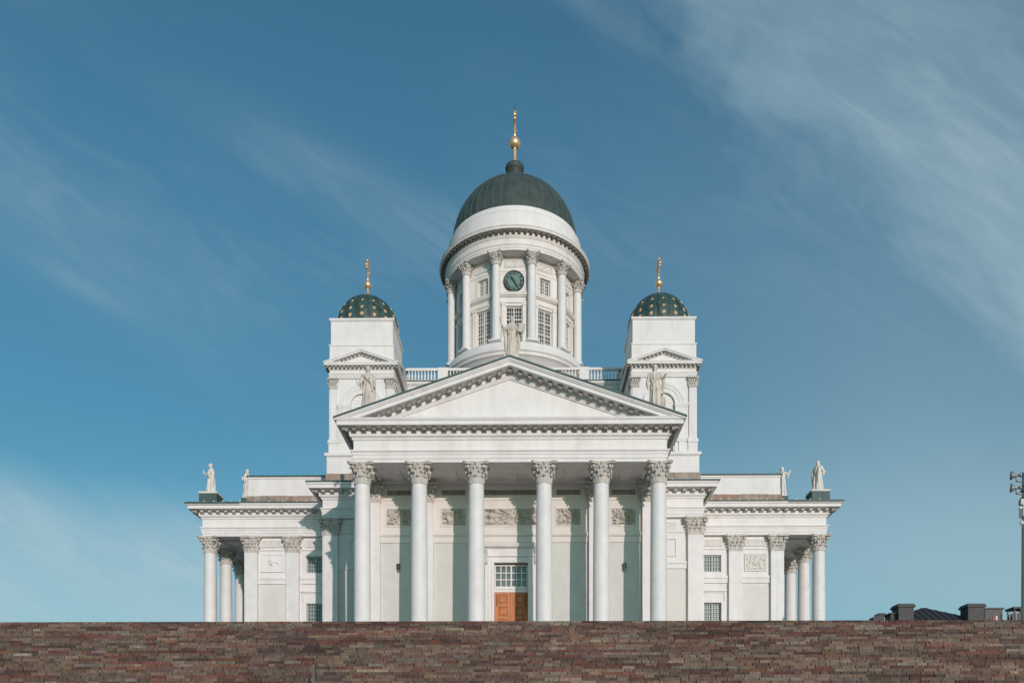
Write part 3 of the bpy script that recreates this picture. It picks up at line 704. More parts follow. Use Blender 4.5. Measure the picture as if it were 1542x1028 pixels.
# rainwater pipes down to the gable roofs
m = MB(); m.tube([(197, -214.5, 784), (199, -217, 776), (206, -217, 752), (207, -217, 700)], 1.3, 8); m.build('rain_pipe', WHITE, CATH)
m = MB(); m.tube([(-200, -214.5, 784), (-202, -217, 776), (-207, -217, 752), (-207, -217, 700)], 1.3, 8); m.build('rain_pipe', WHITE, CATH)
# ------------------------------------------------------------------ small domed towers
def star_mesh(r):
    m = loc(); pts = []
    for k in range(16):
        rr = r if k % 2 == 0 else r*0.40; t = k*PI/8; pts.append((rr*math.sin(t), 0, rr*math.cos(t)))
    vs = [(0, -0.9, 0)]+[(x, -0.1, z) for x, y, z in pts]+[(x, 0.3, z) for x, y, z in pts]
    m.add(vs, [(0, 1+k, 1+(k+1) % 16) for k in range(16)]+[(1+k, 17+k, 17+(k+1) % 16, 1+(k+1) % 16) for k in range(16)])
    return m.mesh('gold_star', GOLDP)
STARS = [star_mesh(5.0), star_mesh(3.9), star_mesh(2.8)]
def cross_mesh(mb, cx, cy, z0, ball_r, ball_z, top, arm_z, arm_l, t, fl=1.5):
    mb.lathe([(ball_r*fl, z0), (ball_r*fl*0.93, z0+1), (ball_r*max(0.42, fl*0.45), z0+ball_r*0.6), (ball_r*0.34, z0+ball_r*1.2), (ball_r*0.34, ball_z-ball_r*0.8)], cx, cy, 20)
    mb.ball((cx, cy, ball_z), ball_r, 24, 16)
    mb.tube([(cx, cy, ball_z+ball_r*0.8), (cx, cy, ball_z+ball_r*1.5), (cx, cy, top-2*t)], [t*1.25, t, t], 10)
    mb.tube([(cx, cy-arm_l, arm_z), (cx, cy+arm_l, arm_z)], t*0.9, 10)
    for (dy, z) in ((-arm_l, arm_z), (arm_l, arm_z), (0, top-2*t)):
        sg = (0, 0, 1) if dy == 0 else (0, math.copysign(1, dy), 0)
        mb.ball((cx, cy+dy+sg[1]*t, z+sg[2]*t), t*1.45, 10, 8)
        for q in (-1, 1):
            mb.ball((cx, cy+dy+(q*t*1.5 if dy == 0 else 0), z+(q*t*1.5 if dy else 0)), t*1.2, 10, 8)
def tpil_cap():
    m = loc(); hw = 6.0; f = -3.6
    m.box(-hw-0.6, hw+0.6, f-0.6, 0, -1, 0); m.box(-hw, hw, f, 0, 0, 15)
    for x in (-4, 0, 4): leaf(m, (x, f), 0, 7.0, 0.2, 0.85, 0.45)
    for x in (-6, -2, 2, 6): leaf(m, (x, f), 0, 11.5, 0.6, 0.8, 0.45)
    for sg in (-1, 1): volute(m, (sg*(hw+1.4), f-1.2, 13.4), sg*PI/3, 2.0, 1.0); m.ball((sg*2, f-1, 13), 1.2, 6, 5)
    m.box(-hw-3.4, hw+3.4, f-3.2, 0, 15.6, 18.4)
    return m.mesh('capital', CAPM)
TPC = tpil_cap()
def tower(cx, cy):
    off = (cx, cy, 0)
    sq = lambda h: [(cx-h, cy-h), (cx+h, cy-h), (cx+h, cy+h), (cx-h, cy+h)]
    m = MB(); m.prism(sq(63), 545, 590); m.sweep([(0, 586), (1.2, 588.6), (3.4, 589.8), (3.6, 594.8), (0.2, 596), (-8, 596)], sq(63))
    m.prism(sq(46), 590, 760)
    T = m.build('tower', WHITE, CATH)
    m = MB()
    for k in range(6):
        for h, a_ in ((64.6, 0),): pass
    m.prism(sq(64.8), 544.8, 557.6); m.build('granite_course', GRAN, T)
    for k in range(4):
        wallm = MB(); arc = MB(); lou = MB(); ped = MB(); base_ = MB(); dent = MB()
        rt = k*PI/2
        M_ = Matrix.Translation(off) @ Matrix.Rotation(rt, 4, 'Z')
        for b_ in (wallm, arc, lou, ped, base_, dent): b_.T = M_
        # wall plate with arched niche
        arch = [(20*math.cos(t), 685.5+20*math.sin(t)) for t in [PI*i/14 for i in range(15)]]
        poly = [(-56.4, 596), (-20, 596)]+arch[::-1]+[(20, 596), (56.4, 596), (56.4, 734), (-56.4, 734)]
        wallm.prism_xz(poly, -56.5, -46.1)
        # pedestals and mouldings
        for x in (-51.5, 51.5): base_.box(x-8, x+8, -60.8, -46.1, 596.1, 616); base_.box(x-9.2, x+9.2, -62, -46.1, 614, 620); base_.box(x-7.4, x+7.4, -60.2, -46.1, 620, 624)
        base_.box(-43.4, -27, -58.6, -50, 596.1, 617); base_.box(27, 43.4, -58.6, -50, 596.1, 617)
        base_.box(-43, 43, -59.6, -50, 616.2, 620)
        for j in range(9): base_.box(-18+j*4.5-1.1, -18+j*4.5+1.1, -57.5, -55, 600, 616.2)
        # archivolts, imposts
        for (r0, r1, o_) in ((33, 38, 60.2), (27.5, 33, 59.3), (20.0, 27.5, 58.2)):
            for i in range(18):
                t0, t1 = PI*i/18, PI*(i+1)/18
                q = [(r0*math.cos(t0), r0*math.sin(t0)), (r1*math.cos(t0), r1*math.sin(t0)), (r1*math.cos(t1), r1*math.sin(t1)), (r0*math.cos(t1), r0*math.sin(t1))]
                arc.prism_xz([(a_, 685.5+b2) for a_, b2 in q], -o_, -56.4)
        for sg in (-1, 1):
            arc.box(sg*20.3, sg*43, -60.0, -56.4, 620.2, 681); arc.box(sg*19.5, sg*44.5, -61.5, -56.4, 681.2, 686)
            arc.box(sg*19.9, sg*43.7, -60.8, -56.4, 678.2, 681.1)
        # louvred shutter
        for j in range(15):
            z = 624+j*5.4; hw = 19.4 if z < 685 else math.sqrt(max(1, 19.4**2-(z+4-685.5)**2))
            lou.add([(-hw, -53.6, z), (hw, -53.6, z), (hw, -53.0, z+5.2), (-hw, -53.0, z+5.2), (-hw, -51.5, z), (hw, -51.5, z)], [(0, 1, 2, 3), (0, 4, 5, 1), (3, 2, 5, 4)])
        lou.box(-0.8, 0.8, -54.2, -47, 624, 704); lou.prism_xz([(-20.2, 623), (20.2, 623)]+[(20.2*math.cos(t), 685.5+20.2*math.sin(t)) for t in [PI*i/14 for i in range(15)]], -52.9, -49)
        # entablature ring goes later; pediment of this face
        AP, BZ = 782.5, 757.2; SLp = (AP-759.6)/68
        def chev(mb, o1, o2, out, back):
            def e(o): x = min(68.0, (AP-BZ-o)/SLp); return x, AP-o-SLp*x
            xa, za = e(o1); xb, zb_ = e(o2)
            mb.prism_xz([(-xa, za), (-xb, zb_), (0, AP-o2), (xb, zb_), (xa, za), (0, AP-o1)], -59-out, back)
        chev(ped, 0, 2.3, 9.6, -50); chev(ped, 2.3, 5.0, 8.4, -50); chev(ped, 5.0, 8.4, 2.6, -57.9)
        ped.prism_xz([(-50, BZ-0.5), (50, BZ-0.5), (0, AP-7)], -58.2, -50)
        for j in range(-5, 6):
            x = j*7.0; z = AP-5.0-SLp*abs(x)
            if z-3 > BZ+0.6: dent.box(x-1.7, x+1.7, -66, -61, z-2.6, z+0.2)
        for j in range(-8, 9): dent.box(j*7.6-1.8, j*7.6+1.8, -66, -60, 749.8, 753.4)
        for x in (-51.5, 51.5):
            pil = MB(); pil.T = M_; pil.box(x-6, x+6, -59.8, -56.3, 624, 714.6); pil.build('pilaster', WHITE, T)
            q = M_ @ Vector((x, -56.3, 0)); inst(TPC, 'capital', T, q.x, q.y, 714.6, rt)
        wallm.build('belfry_wall', WHITE, T); arc.build('archivolt', WHITE, T); lou.build('louvre', WHITE, T)
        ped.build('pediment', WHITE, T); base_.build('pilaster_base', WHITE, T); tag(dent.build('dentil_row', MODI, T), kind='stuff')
    m = MB(); m.sweep([(-6, 733), (0, 733), (0, 736), (0.8, 736.2), (0.8, 739), (2, 740.5), (2, 741.6), (-0.4, 742), (-0.4, 747.5), (0.8, 748.3), (2, 749.8), (2, 753.4), (8.0, 753.6), (8.2, 757), (8.8, 757.2), (9.0, 758.6), (-6, 761)], sq(59)); m.build('tower_cornice', WHITE, T)
    m = MB(); m.prism(sq(58.6), 758, 793.2); m.sweep([(0, 791), (1.2, 792), (1.3, 794), (-4, 794.6)], sq(58.6)); m.prism(sq(56.6), 793.9, 838); m.sweep([(0, 836.8), (1.2, 838), (2.6, 839.6), (2.8, 842.4), (-6, 843.4)], sq(56.6)); m.prism(sq(53), 838, 843.2)
    m.build('tower_attic', WHITE, T)
    # dome with gores
    pr = [(58, 851), (57.9, 853)]+[(58*math.cos(PI/2*i/18), 851+61*math.sin(PI/2*i/18)) for i in range(1, 18)]+[(4, 911.9)]
    m = MB(); m.lathe([(58, 843), (58, 847)]+pr, cx, cy, 128, fn=lambda t, z: 1-0.026*(1-abs(math.cos(8*t)))**2)
    D = m.build('dome', SCOP, T)
    m = MB()
    for k in range(16):
        t = (k+0.5)*PI/8
        pts = [(cx+(r*0.976+0.2)*math.sin(t), cy-(r*0.976+0.2)*math.cos(t), z) for r, z in pr[:-1]]
        m.tube(pts, 0.6, 5)
    tag(m.build('dome_seam', DARK, T), kind='stuff')
    for row, tt in enumerate((0.015, 0.235, 0.52)):
        z = 851+61*math.sin(tt); r = 58*math.cos(tt)
        for k in range(16):
            t = k*PI/8
            if math.cos(t) < -0.35: continue
            tilt = math.atan2(58*math.sin(tt), 61*math.cos(tt))
            o = bpy.data.objects.new('gold_star', STARS[row])
            link(o, T, Matrix.Translation(P(cx+(r+0.4)*math.sin(t), cy-(r+0.4)*math.cos(t), z)) @ Matrix.Rotation(t, 4, 'Z') @ Matrix.Rotation(-tilt, 4, 'X'))
    m = MB(); cross_mesh(m, cx, cy, 909.5, 7.4, 937.5, 986, 968.6, 10.5, 2.2); m.build('gold_cross', GOLD, T)
    return T
tower(-275, -275); tower(275, -275)
# ------------------------------------------------------------------ drum
m = MB(); m.lathe([(152, 780), (152, 867), (156, 867.3), (156.6, 871), (153.4, 871.6), (153.4, 874.6), (158.2, 875), (158.6, 879.6), (153, 881.5), (152.6, 893), (151.8, 895.4), (120, 899.0)], seg=160)
DR = m.build('drum', WHITE, CATH)
m = MB(); m.lathe([(108, 895), (108, 1100)], seg=24); m.build('drum_core', DARK, DR)
bayw = 128*math.tan(PI/12)
SHD = shaft_mesh(183-24-9.6, 8.9, 8.1, 28); BSD = base_mesh(9.2)
for k in range(12):
    rt = k*PI/6
    clock = (k % 3 == 0)
    front = k in (0, 1, 2, 3, 9, 10, 11)
    hs = [(-16.8, 16.8, 904, 980)]+([] if clock else [(-12.5, 12.5, 1013, 1045)])
    m = MB(rot=rt); gridwall(m, -bayw-0.3, bayw+0.3, -128, -120, 896, 1084, hs)
    # tall window surround: side pilasters, lintel; sill under the upper opening; panel frame
    for sg in (-1, 1):
        m.box(sg*17.6, sg*25.5, -131.2, -128, 896, 980.5); m.box(sg*16.9, sg*26.6, -132.4, -128, 980.6, 985)
    m.box(-17.5, 17.5, -129.6, -128, 980.8, 986); m.box(-27.6, 27.6, -131.6, -128, 986, 988.6)
    m.box(-29.5, 29.5, -131.0, -128, 999.4, 1001.8); m.box(-31, 31, -133.5, -128, 1001.8, 1005.6); m.box(-31.8, 31.8, -134.6, -128, 1005.6, 1007.4)
    if not clock: framing(m, -12.5, 12.5, -128, 1008.5, 1045, 4.2, 2.0)
    for (z0, z1, hw) in ((1060.5, 1076, 19.5),):
        m.box(-hw, hw, -129.6, -128, z1-1.8, z1); m.box(-hw, hw, -129.6, -128, z0, z0+1.8); m.box(-hw, -hw+1.8, -129.6, -128, z0+1.8, z1-1.8); m.box(hw-1.8, hw, -129.6, -128, z0+1.8, z1-1.8)
    m.box(-bayw, bayw, -129.0, -128, 1052, 1054)
    m.build('drum_wall', DRUMW, DR)
    if front:
        window(CATH, rt, 0, -123.5, 904, 980, 16.7, 2, 3, 3, 3, FRAME, GLASS, 0.45)
        if not clock: window(CATH, rt, 0, -123.5, 1013, 1045, 12.4, 2, 3, 1, 4, FRAME, GLASS, 0.45)
        m = MB(rot=rt); heightfield(m, 0, -128.3, 1062.4, 1074.2, 17.6, 60, 20, lambda u, v: max(0, 0.5+0.7*math.sin(u*30)*math.cos(v*9+u*14)+0.6*noise.noise(Vector((u*9, v*4, 1)))), 1.3); m.build('garland_relief', CARVW, DR, normals=False)
    x, y = rotp(0, -142, rt+PI/12)
    o = inst(SHD, 'column', CATH, x, y, 899+9.4, rt+PI/12); inst(CAPME, 'capital', o, x, y, 1082-23.4, rt+PI/12, 0.78); inst(BSD, 'base', o, x, y, 899, rt+PI/12)
# drum entablature, attic ring, dome
m = MB(); m.lathe([(127, 1082), (151.5, 1082)], seg=160, smooth=False)
m.lathe([(151.5, 1082), (151.5, 1086.5), (152.4, 1086.8), (152.4, 1091), (154, 1093), (154, 1094.4), (151, 1095), (151, 1106), (152.5, 1107), (153.5, 1109.4), (154.6, 1110.4), (154.6, 1117.8), (165, 1118), (165.2, 1121), (167, 1123.6), (167, 1124.4), (148.5, 1128)], seg=160, smooth=False)
DC = m.build('drum_cornice', DRUMW, CATH)
q_ = loc(); modillion(q_, Vector((0, 0)), Vector((0, -1)), 0.0, 5.0, 3.5, 11.0, 6.2, 0.5); DMOD = q_.mesh('modillion', MODSHADE)
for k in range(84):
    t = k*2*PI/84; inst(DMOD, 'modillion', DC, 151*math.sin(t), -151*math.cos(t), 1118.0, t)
m = MB(); m.lathe([(148, 1124), (148, 1131), (146.6, 1132), (146.2, 1164), (147, 1166), (147, 1168.5), (143.5, 1170), (143.5, 1174), (141.5, 1176.5), (141, 1180), (136, 1181)], seg=160, smooth=False)
m.build('attic_ring', WHITE, CATH)
m = MB(); pr = [(138*math.cos(t), 1179+138*math.sin(t)) for t in [PI/2*i/30 for i in range(30)]]+[(7, 1317)]
m.lathe(pr, seg=96)
DOME = m.build('dome', COPPER, CATH)
m = MB()
for k in range(48):
    t = (k+0.5)*PI/24; pts = [(r*1.001*math.sin(t), -r*1.001*math.cos(t), z) for r, z in pr[:-2]]
    m.tube(pts, 0.45, 5)
m.build('dome_seam', SEAM, DOME)
m = MB(); m.lathe([(20, 1312), (17.4, 1318), (16.8, 1322), (16.8, 1350), (18.4, 1352), (20.6, 1355), (21.0, 1358.5), (19.8, 1363), (15, 1365.4), (2, 1366)], seg=40)
for k in range(24):
    t = k*PI/12; m.tube([(17.0*math.sin(t), -17.0*math.cos(t), 1320), (17.0*math.sin(t), -17.0*math.cos(t), 1351)], 0.5, 5)
m.build('lantern', COPPER, DOME)
m = MB(); cross_mesh(m, 0, 0, 1365, 13.2, 1414.5, 1485, 1460, 19, 3.3, 0.62)
CR = m.build('gold_cross', GOLD, DOME)
m = MB(); m.tube([(0, 0, 1482), (0, 0, 1502)], 0.45, 6); m.build('lightning_rod', DARK, DOME)
# ---- clock
def text_mesh(body, size, name):
    cu = bpy.data.curves.new(name, 'FONT'); cu.body = body; cu.size = size; cu.align_x = 'CENTER'; cu.align_y = 'CENTER'; cu.extrude = 0.01; cu.offset = 0.012
    o = bpy.data.objects.new(name, cu); COL.objects.link(o); dg = bpy.context.evaluated_depsgraph_get(); dg.update()
    me = bpy.data.meshes.new_from_object(o.evaluated_get(dg)); bpy.data.objects.remove(o); return me
def ycyl(mb, x, z, r, y0, y1, seg=48, r2=0):
    vs = []; 
    for yv in (y0, y1):
        for k in range(seg):
            t = 2*PI*k/seg; vs.append((x+r*math.sin(t), yv, z+r*math.cos(t)))
    mb.add(vs, [(k, (k+1) % seg, (k+1) % seg+seg, k+seg) for k in range(seg)]+[tuple(range(seg)), tuple(range(2*seg-1, seg-1, -1))])
CZ = 1031
for rt in (0, PI/2, -PI/2):
    m = MB(rot=rt); m.lathe([(0, 0)], seg=3) if False else None
    ycyl(m, 0, CZ, 19.6, -131.0, -128.2); CK = m.build('clock', CLOCKM, CATH)
    m = MB(rot=rt); seg = 64; vs = []
    for (r_, yv) in ((19.4, -130), (19.4, -132.2), (20.3, -132.8), (21.4, -132.2), (21.4, -128)):
        for k in range(seg):
            t = 2*PI*k/seg; vs.append((r_*math.sin(t), yv, CZ+r_*math.cos(t)))
    m.add(vs, [(j*seg+k, j*seg+(k+1) % seg, (j+1)*seg+(k+1) % seg, (j+1)*seg+k) for j in range(4) for k in range(seg)], True); m.build('clock_rim', DARK, CK)
    for i, s_ in enumerate(('XII', 'I', 'II', 'III', 'IIII', 'V', 'VI', 'VII', 'VIII', 'IX', 'X', 'XI')):
        me = text_mesh(s_, 0.36, 'numeral'); me.materials.clear(); me.materials.append(DARK); t = i*PI/6
        o = bpy.data.objects.new('numeral', me)
        px, py = rotp(15.2*math.sin(t), -131.3, rt)
        link(o, CK, Matrix.Translation(P(px, py, CZ+15.2*math.cos(t))) @ Matrix.Rotation(rt, 4, 'Z') @ Matrix.Rotation(t, 4, 'Y') @ Matrix.Rotation(PI/2, 4, 'X'))
    def hand(name, ang, l_, w_, yv):
        m = MB(rot=rt); c, s_ = math.cos(ang), math.sin(ang)
        pts = [(-w_*0.5, -l_*0.22), (w_*0.5, -l_*0.22), (w_*0.75, l_*0.5), (w_*0.9, l_*0.62), (0, l_), (-w_*0.9, l_*0.62), (-w_*0.75, l_*0.5)]
        m.prism_xz([(x*c+z*s_, CZ-x*s_+z*c) for x, z in pts], yv-0.4, yv); m.build(name, DARK, CK)
    hand('hour_hand', R(318), 12.5, 3.4, -131.7); hand('minute_hand', R(152), 18, 2.0, -132.3)
# ================================================================== STATUES
def statue(name_lbl, x, y, z, rot, pose, ped=14.0, group='statues along the roofline', H=62.0, pedcol=None):
    """draped figure; built facing -y, height 3.1 m before scaling"""
    k = H/62.0; sm = STATW if pose.get('white') else STAT
    root = empty('statue', P(x, y, z), rot); tag(root, name_lbl, 'statue', group)
    b_ = MB(scale=1, zc=0); seed = pose['seed']; rnd = random.Random(seed)
    lean = pose.get('lean', 0.0)
    # robe and torso as rings: (z, rx, ry, fold amplitude, dx, dy)
    rings = [(0.02, .40, .36, .055, .02, 0), (0.12, .43, .38, .06, .02, 0), (0.5, .38, .34, .055, .02, 0), (0.9, .36, .32, .05, .03, 0), (1.25, .36, .30, .045, .03, 0), (1.5, .35, .28, .035, .02, 0), (1.7, .31, .255, .02, .0, 0), (1.85, .30, .25, .02, 0, 0), (2.05, .35, .27, .025, -.01, 0), (2.28, .39, .27, .02, -.02, 0), (2.42, .40, .24, .015, -.02, .01), (2.52, .32, .20, .005, -.02, .01), (2.59, .17, .15, 0, -.02, 0), (2.64, .10, .11, 0, -.02, 0), (2.74, .095, .10, 0, -.02, -.01)]
    seg = 56; vs = []; nf = pose.get('folds', 11); ph = rnd.random()*6
    for (zz, rx, ry, am, dx, dy) in rings:
        for i in range(seg):
            t = 2*PI*i/seg
            f = 1.45*am*(math.sin(nf*t+ph+0.9*math.sin(zz*1.7))*0.9+0.5*math.sin((nf*1.9//1)*t+zz*1.3+ph))
            if pose.get('contra') and zz < 1.5: f += 0.05*math.exp(-((t-4.2)**2)/0.3)*(1 if zz > 0.4 else 0)
            vs.append((dx+lean*zz*0.1+(rx+f)*math.cos(t), dy+(ry+f)*math.sin(t), zz))
    nr = len(rings); fs = [(j*seg+i, j*seg+(i+1) % seg, (j+1)*seg+(i+1) % seg, (j+1)*seg+i) for j in range(nr-1) for i in range(seg)]
    fs += [tuple(range(seg-1, -1, -1)), tuple((nr-1)*seg+i for i in range(seg))]
    b_.add(vs, fs)
    hx, hy = -.02+lean*0.28+pose.get('hx', 0), -.03+pose.get('hy', 0); hz = 2.875
    b_.ball((hx, hy, hz), (.145, .165, .18), 20, 14)                # skull
    b_.ball((hx, hy-.05, hz-.06), (.10, .12, .13), 14, 10)          # face
    b_.tube([(hx, hy-.14, hz+.05), (hx, hy-.195, hz-.045), (hx, hy-.15, hz-.07)], [.018, .032, .02], 8)   # nose
    b_.tube([(hx-.055, hy-.135, hz+.055), (hx, hy-.155, hz+.06), (hx+.055, hy-.135, hz+.055)], .022, 6)    # brow
    b_.tube([(hx-.04, hy-.155, hz-.11), (hx+.04, hy-.155, hz-.11)], .016, 6)                                # mouth
    for sg in (-1, 1): b_.ball((hx+sg*.125, hy+.01, hz-.01), (.025, .04, .055), 8, 6)
    b_.ball((hx, hy+.05, hz+.055), (.175, .185, .155), 16, 10)        # hair
    if pose.get('long', True): b_.ball((hx, hy+.09, hz-.12), (.175, .12, .15), 14, 10)
    if pose.get('beard'):
        b_.ball((hx, hy-.115, hz-.17), (.085, .075, .13), 12, 8)
        b_.ball((hx, hy-.10, hz-.27), (.05, .05, .08), 10, 8)
    # arms: shoulder, elbow, wrist
    def arm_(pts, sleeve=True):
        s_, e, w_ = [Vector(q) for q in pts]
        b_.tube([s_, (s_+e)/2, e, (e+w_)/2, w_], [.145, .135, .115 if sleeve else .09, .085 if sleeve else .07, .055], 14)
        b_.ball(tuple(s_), .15, 12, 8); b_.ball(tuple(e), .11, 10, 8)
        if sleeve: b_.tube([e, e+Vector((0, 0.02, -0.22)), e+Vector((0, .05, -0.46))], [.12, .09, .03], 10)
        d = (w_-e).normalized(); sd2 = d.cross(Vector((0, 1, 0.2))).normalized(); c_ = w_+d*.09
        b_.ball(tuple(w_+d*.06), (.06, .05, .065), 10, 8)
        for q in range(4):
            o = sd2*(.028*(q-1.5)); l_ = (.10, .125, .12, .09)[q]
            b_.tube([w_+d*.08+o, w_+d*(.08+l_*.6)+o*1.15+Vector((0, -.012, 0)), w_+d*(.08+l_)+o*1.1+Vector((0, -.035, -.01))], [.020, .018, .014], 6)
        b_.tube([w_+d*.03+sd2*.045, w_+d*.09+sd2*.085], [.022, .017], 6)
        return w_+d*.12
    hr = arm_(pose['r']); hl = arm_(pose['l'])
    # cloak: drape across chest, hanging end
    for (pts, rad) in pose['drape']: b_.tube(pts, rad, 12)
    for q in range(10):       # folds fanning over the skirt
        a_ = -2.7+q*0.24+rnd.uniform(-.04, .04); r1 = .33+rnd.uniform(0, .02)
        b_.tube([(.02+(r1-.02)*math.cos(a_), (r1-.06)*math.sin(a_), 1.55-rnd.random()*.25), (.02+(r1+.03)*math.cos(a_+.03), (r1-.0)*math.sin(a_+.03), .9), (.02+(r1+.07)*math.cos(a_+.01), (r1+.02)*math.sin(a_+.01), .06)], [.022, .034, .042], 6)
    b_.tube([(-.12, -.34, .05), (-.13, -.46, .035)], [.07, .05], 8); b_.tube([(.14, -.34, .05), (.17, -.46, .035)], [.07, .05], 8)
    b_.scale = 1
    me0 = b_.mesh('figure', STAT); o = bpy.data.objects.new('figure_tmp', me0); COL.objects.link(o)
    md = o.modifiers.new('r', 'REMESH'); md.mode = 'VOXEL'; md.voxel_size = 0.021; md.use_smooth_shade = True
    dg = bpy.context.evaluated_depsgraph_get(); dg.update()
    me = bpy.data.meshes.new_from_object(o.evaluated_get(dg)); bpy.data.objects.remove(o)
    me.name = 'figure'
    me.materials.clear(); me.materials.append(sm)
    if not me.materials: me.materials.append(STAT)
    BM = Matrix.Translation(P(x, y, z+ped)) @ Matrix.Rotation(rot, 4, 'Z') @ Matrix.Diagonal((k*pose.get('sx', 1.0), k*pose.get('sx', 1.0), k, 1))
    fo = link(bpy.data.objects.new('figure', me), root, BM)
    pd = MB(scale=U, zc=0); hwp = 17.5 if ped > 9.5 else 10.5
    pd.box(-hwp, hwp, -hwp, hwp, -9, ped-3.1); 
    link(bpy.data.objects.new('pedestal', pd.mesh('pedestal', GREEN)), root, Matrix.Translation(P(x, y, z)))
    pd = MB(scale=U, zc=0); hq = hwp+0.6 if ped > 9.5 else hwp*0.8; pd.box(-hq, hq, -hq, hq, ped-3.0, ped+0.3); link(bpy.data.objects.new('plinth', pd.mesh('plinth', sm)), root, Matrix.Translation(P(x, y, z)))
    for (nm, fn) in pose.get('props', []):
        pm = MB(scale=1, zc=0); fn(pm, hr, hl); link(bpy.data.objects.new(nm, pm.mesh(nm, sm)), root, BM)
    return root
def obox(mb, c, hx, hy, hz, rx=0, ry=0, rz=0):
    M_ = Matrix.Translation(c) @ Matrix.Rotation(rz, 4, 'Z') @ Matrix.Rotation(ry, 4, 'Y') @ Matrix.Rotation(rx, 4, 'X')
    vs = [tuple(M_ @ Vector((a_*hx, b2*hy, c2*hz))) for c2 in (-1, 1) for a_, b2 in ((-1, -1), (1, -1), (1, 1), (-1, 1))]
    mb.add(vs, [(3, 2, 1, 0), (4, 5, 6, 7), (0, 1, 5, 4), (1, 2, 6, 5), (2, 3, 7, 6), (3, 0, 4, 7)])
def chalice(mb, hr, hl):
    c = hr; mb.lathe([(.02, c.z+.0), (.09, c.z-.0), (.03, c.z+.05), (.03, c.z+.12), (.09, c.z+.18), (.12, c.z+.32), (.10, c.z+.33), (.02, c.z+.22)], c.x, c.y, 14)
def bigbook(mb, hr, hl): obox(mb, (hl.x+.02, hl.y-.02, hl.z+.08), .24, .07, .30, 0.1, 0.35, -0.2); obox(mb, (hl.x+.02, hl.y-.10, hl.z+.08), .22, .015, .28, 0.1, 0.35, -0.2)
def book(mb, hr, hl): obox(mb, (hl.x-.03, hl.y-.03, hl.z+.03), .16, .05, .22, 0.2, -0.2, 0.1); obox(mb, (hl.x-.02, hl.y-.03, hl.z+.03), .145, .06, .205, 0.2, -0.2, 0.1)
def sword(mb, hr, hl):
    c = Vector(hr); t = c+Vector((-.32, -.1, .62)); mb.tube([c+(c-t)*.2, c, c+(t-c)*.9, t], [.022, .03, .028, .006], 6); d = (t-c).normalized(); s2 = d.cross(Vector((0, 1, 0))).normalized(); mb.tube([c+d*.1-s2*.12, c+d*.1+s2*.12], .025, 6)
def scroll(mb, hr, hl): mb.tube([hr+Vector((-.02, 0, -.17)), hr+Vector((.02, 0, .2))], .045, 10); mb.tube([hr+Vector((-.02, 0, -.2)), hr+Vector((-.02, 0, -.17))], .06, 10)
def altar(mb, hr, hl): mb.box(-.66, -.44, -.15, .10, -.12, .42); mb.box(-.69, -.41, -.18, .13, .42, .50); mb.box(-.69, -.41, -.18, .13, -.12, -.03)
def eagle(mb, hr, hl):
    mb.ball((.50, -.05, .55), (.15, .16, .34), 12, 10); mb.ball((.50, -.17, .93), (.075, .09, .09), 10, 8); mb.tube([(.50, -.24, .93), (.50, -.31, .89)], [.035, .01], 6)
    mb.tube([(.60, .02, .75), (.70, .08, .5), (.66, .06, .1)], [.07, .09, .03], 8); mb.tube([(.50, .1, .3), (.52, .12, -.05)], [.1, .07], 8); mb.ball((.50, -.05, .1), (.16, .2, .14), 10, 8)
D_chest = [([(-.34, -.16, 2.36), (-.10, -.31, 2.12), (.18, -.32, 1.85), (.36, -.12, 1.6)], [.07, .09, .10, .08]), ([(.36, .12, 2.40), (.40, .16, 1.8), (.40, .14, 1.1), (.38, .12, .5)], [.10, .13, .12, .05]), ([(-.3, .12, 2.35), (-.28, .22, 1.7), (-.24, .2, .9), (-.2, .16, .2)], [.1, .13, .12, .08])]
pA = dict(sx=0.90, seed=1, folds=15, r=[(-.38, 0, 2.36), (-.64, -.10, 2.12), (-.82, -.14, 2.58)], l=[(.36, 0, 2.34), (.50, -.14, 1.92), (.66, -.32, 1.98)],
          drape=[([(-.50, .06, 2.12), (-.50, .12, 1.4), (-.44, .12, .6), (-.40, .1, .05)], [.10, .15, .15, .12]), ([(-.60, .02, 2.1), (-.57, .1, 1.5), (-.50, .1, .8)], [.08, .07, .04]), ([(.42, .02, 2.1), (.52, .0, 1.5), (.54, .02, 1.1), (.46, .05, .4)], [.12, .16, .13, .08]), ([(-.3, -.18, 2.3), (0, -.29, 2.02), (.3, -.18, 2.34)], [.05, .055, .05]), ([(-.33, -.12, 1.82), (0, -.29, 1.78), (.33, -.12, 1.84)], [.04, .045, .04])],
          props=[('chalice', chalice), ('book', bigbook), ('altar', altar)], long=True)
statue('white draped statue raising a cup above the gable point, below the clock drum', 3, -608, 620.5, 0.0, pA, ped=5.0, H=65)
pB = dict(seed=2, folds=9, beard=True, contra=True, r=[(-.36, 0, 2.34), (-.50, -.08, 1.90), (-.62, -.34, 1.62)], l=[(.36, 0, 2.34), (.46, -.16, 1.94), (.20, -.38, 2.02)],
          drape=D_chest+[([(.1, -.33, 2.15), (.28, -.34, 1.7), (.32, -.28, 1.2)], [.1, .12, .05])], props=[('sword', sword)])
statue('bearded robed statue holding out a short blade on the left slope of the gable', -212, -606, 545.5, 0.15, pB, ped=8, H=66)
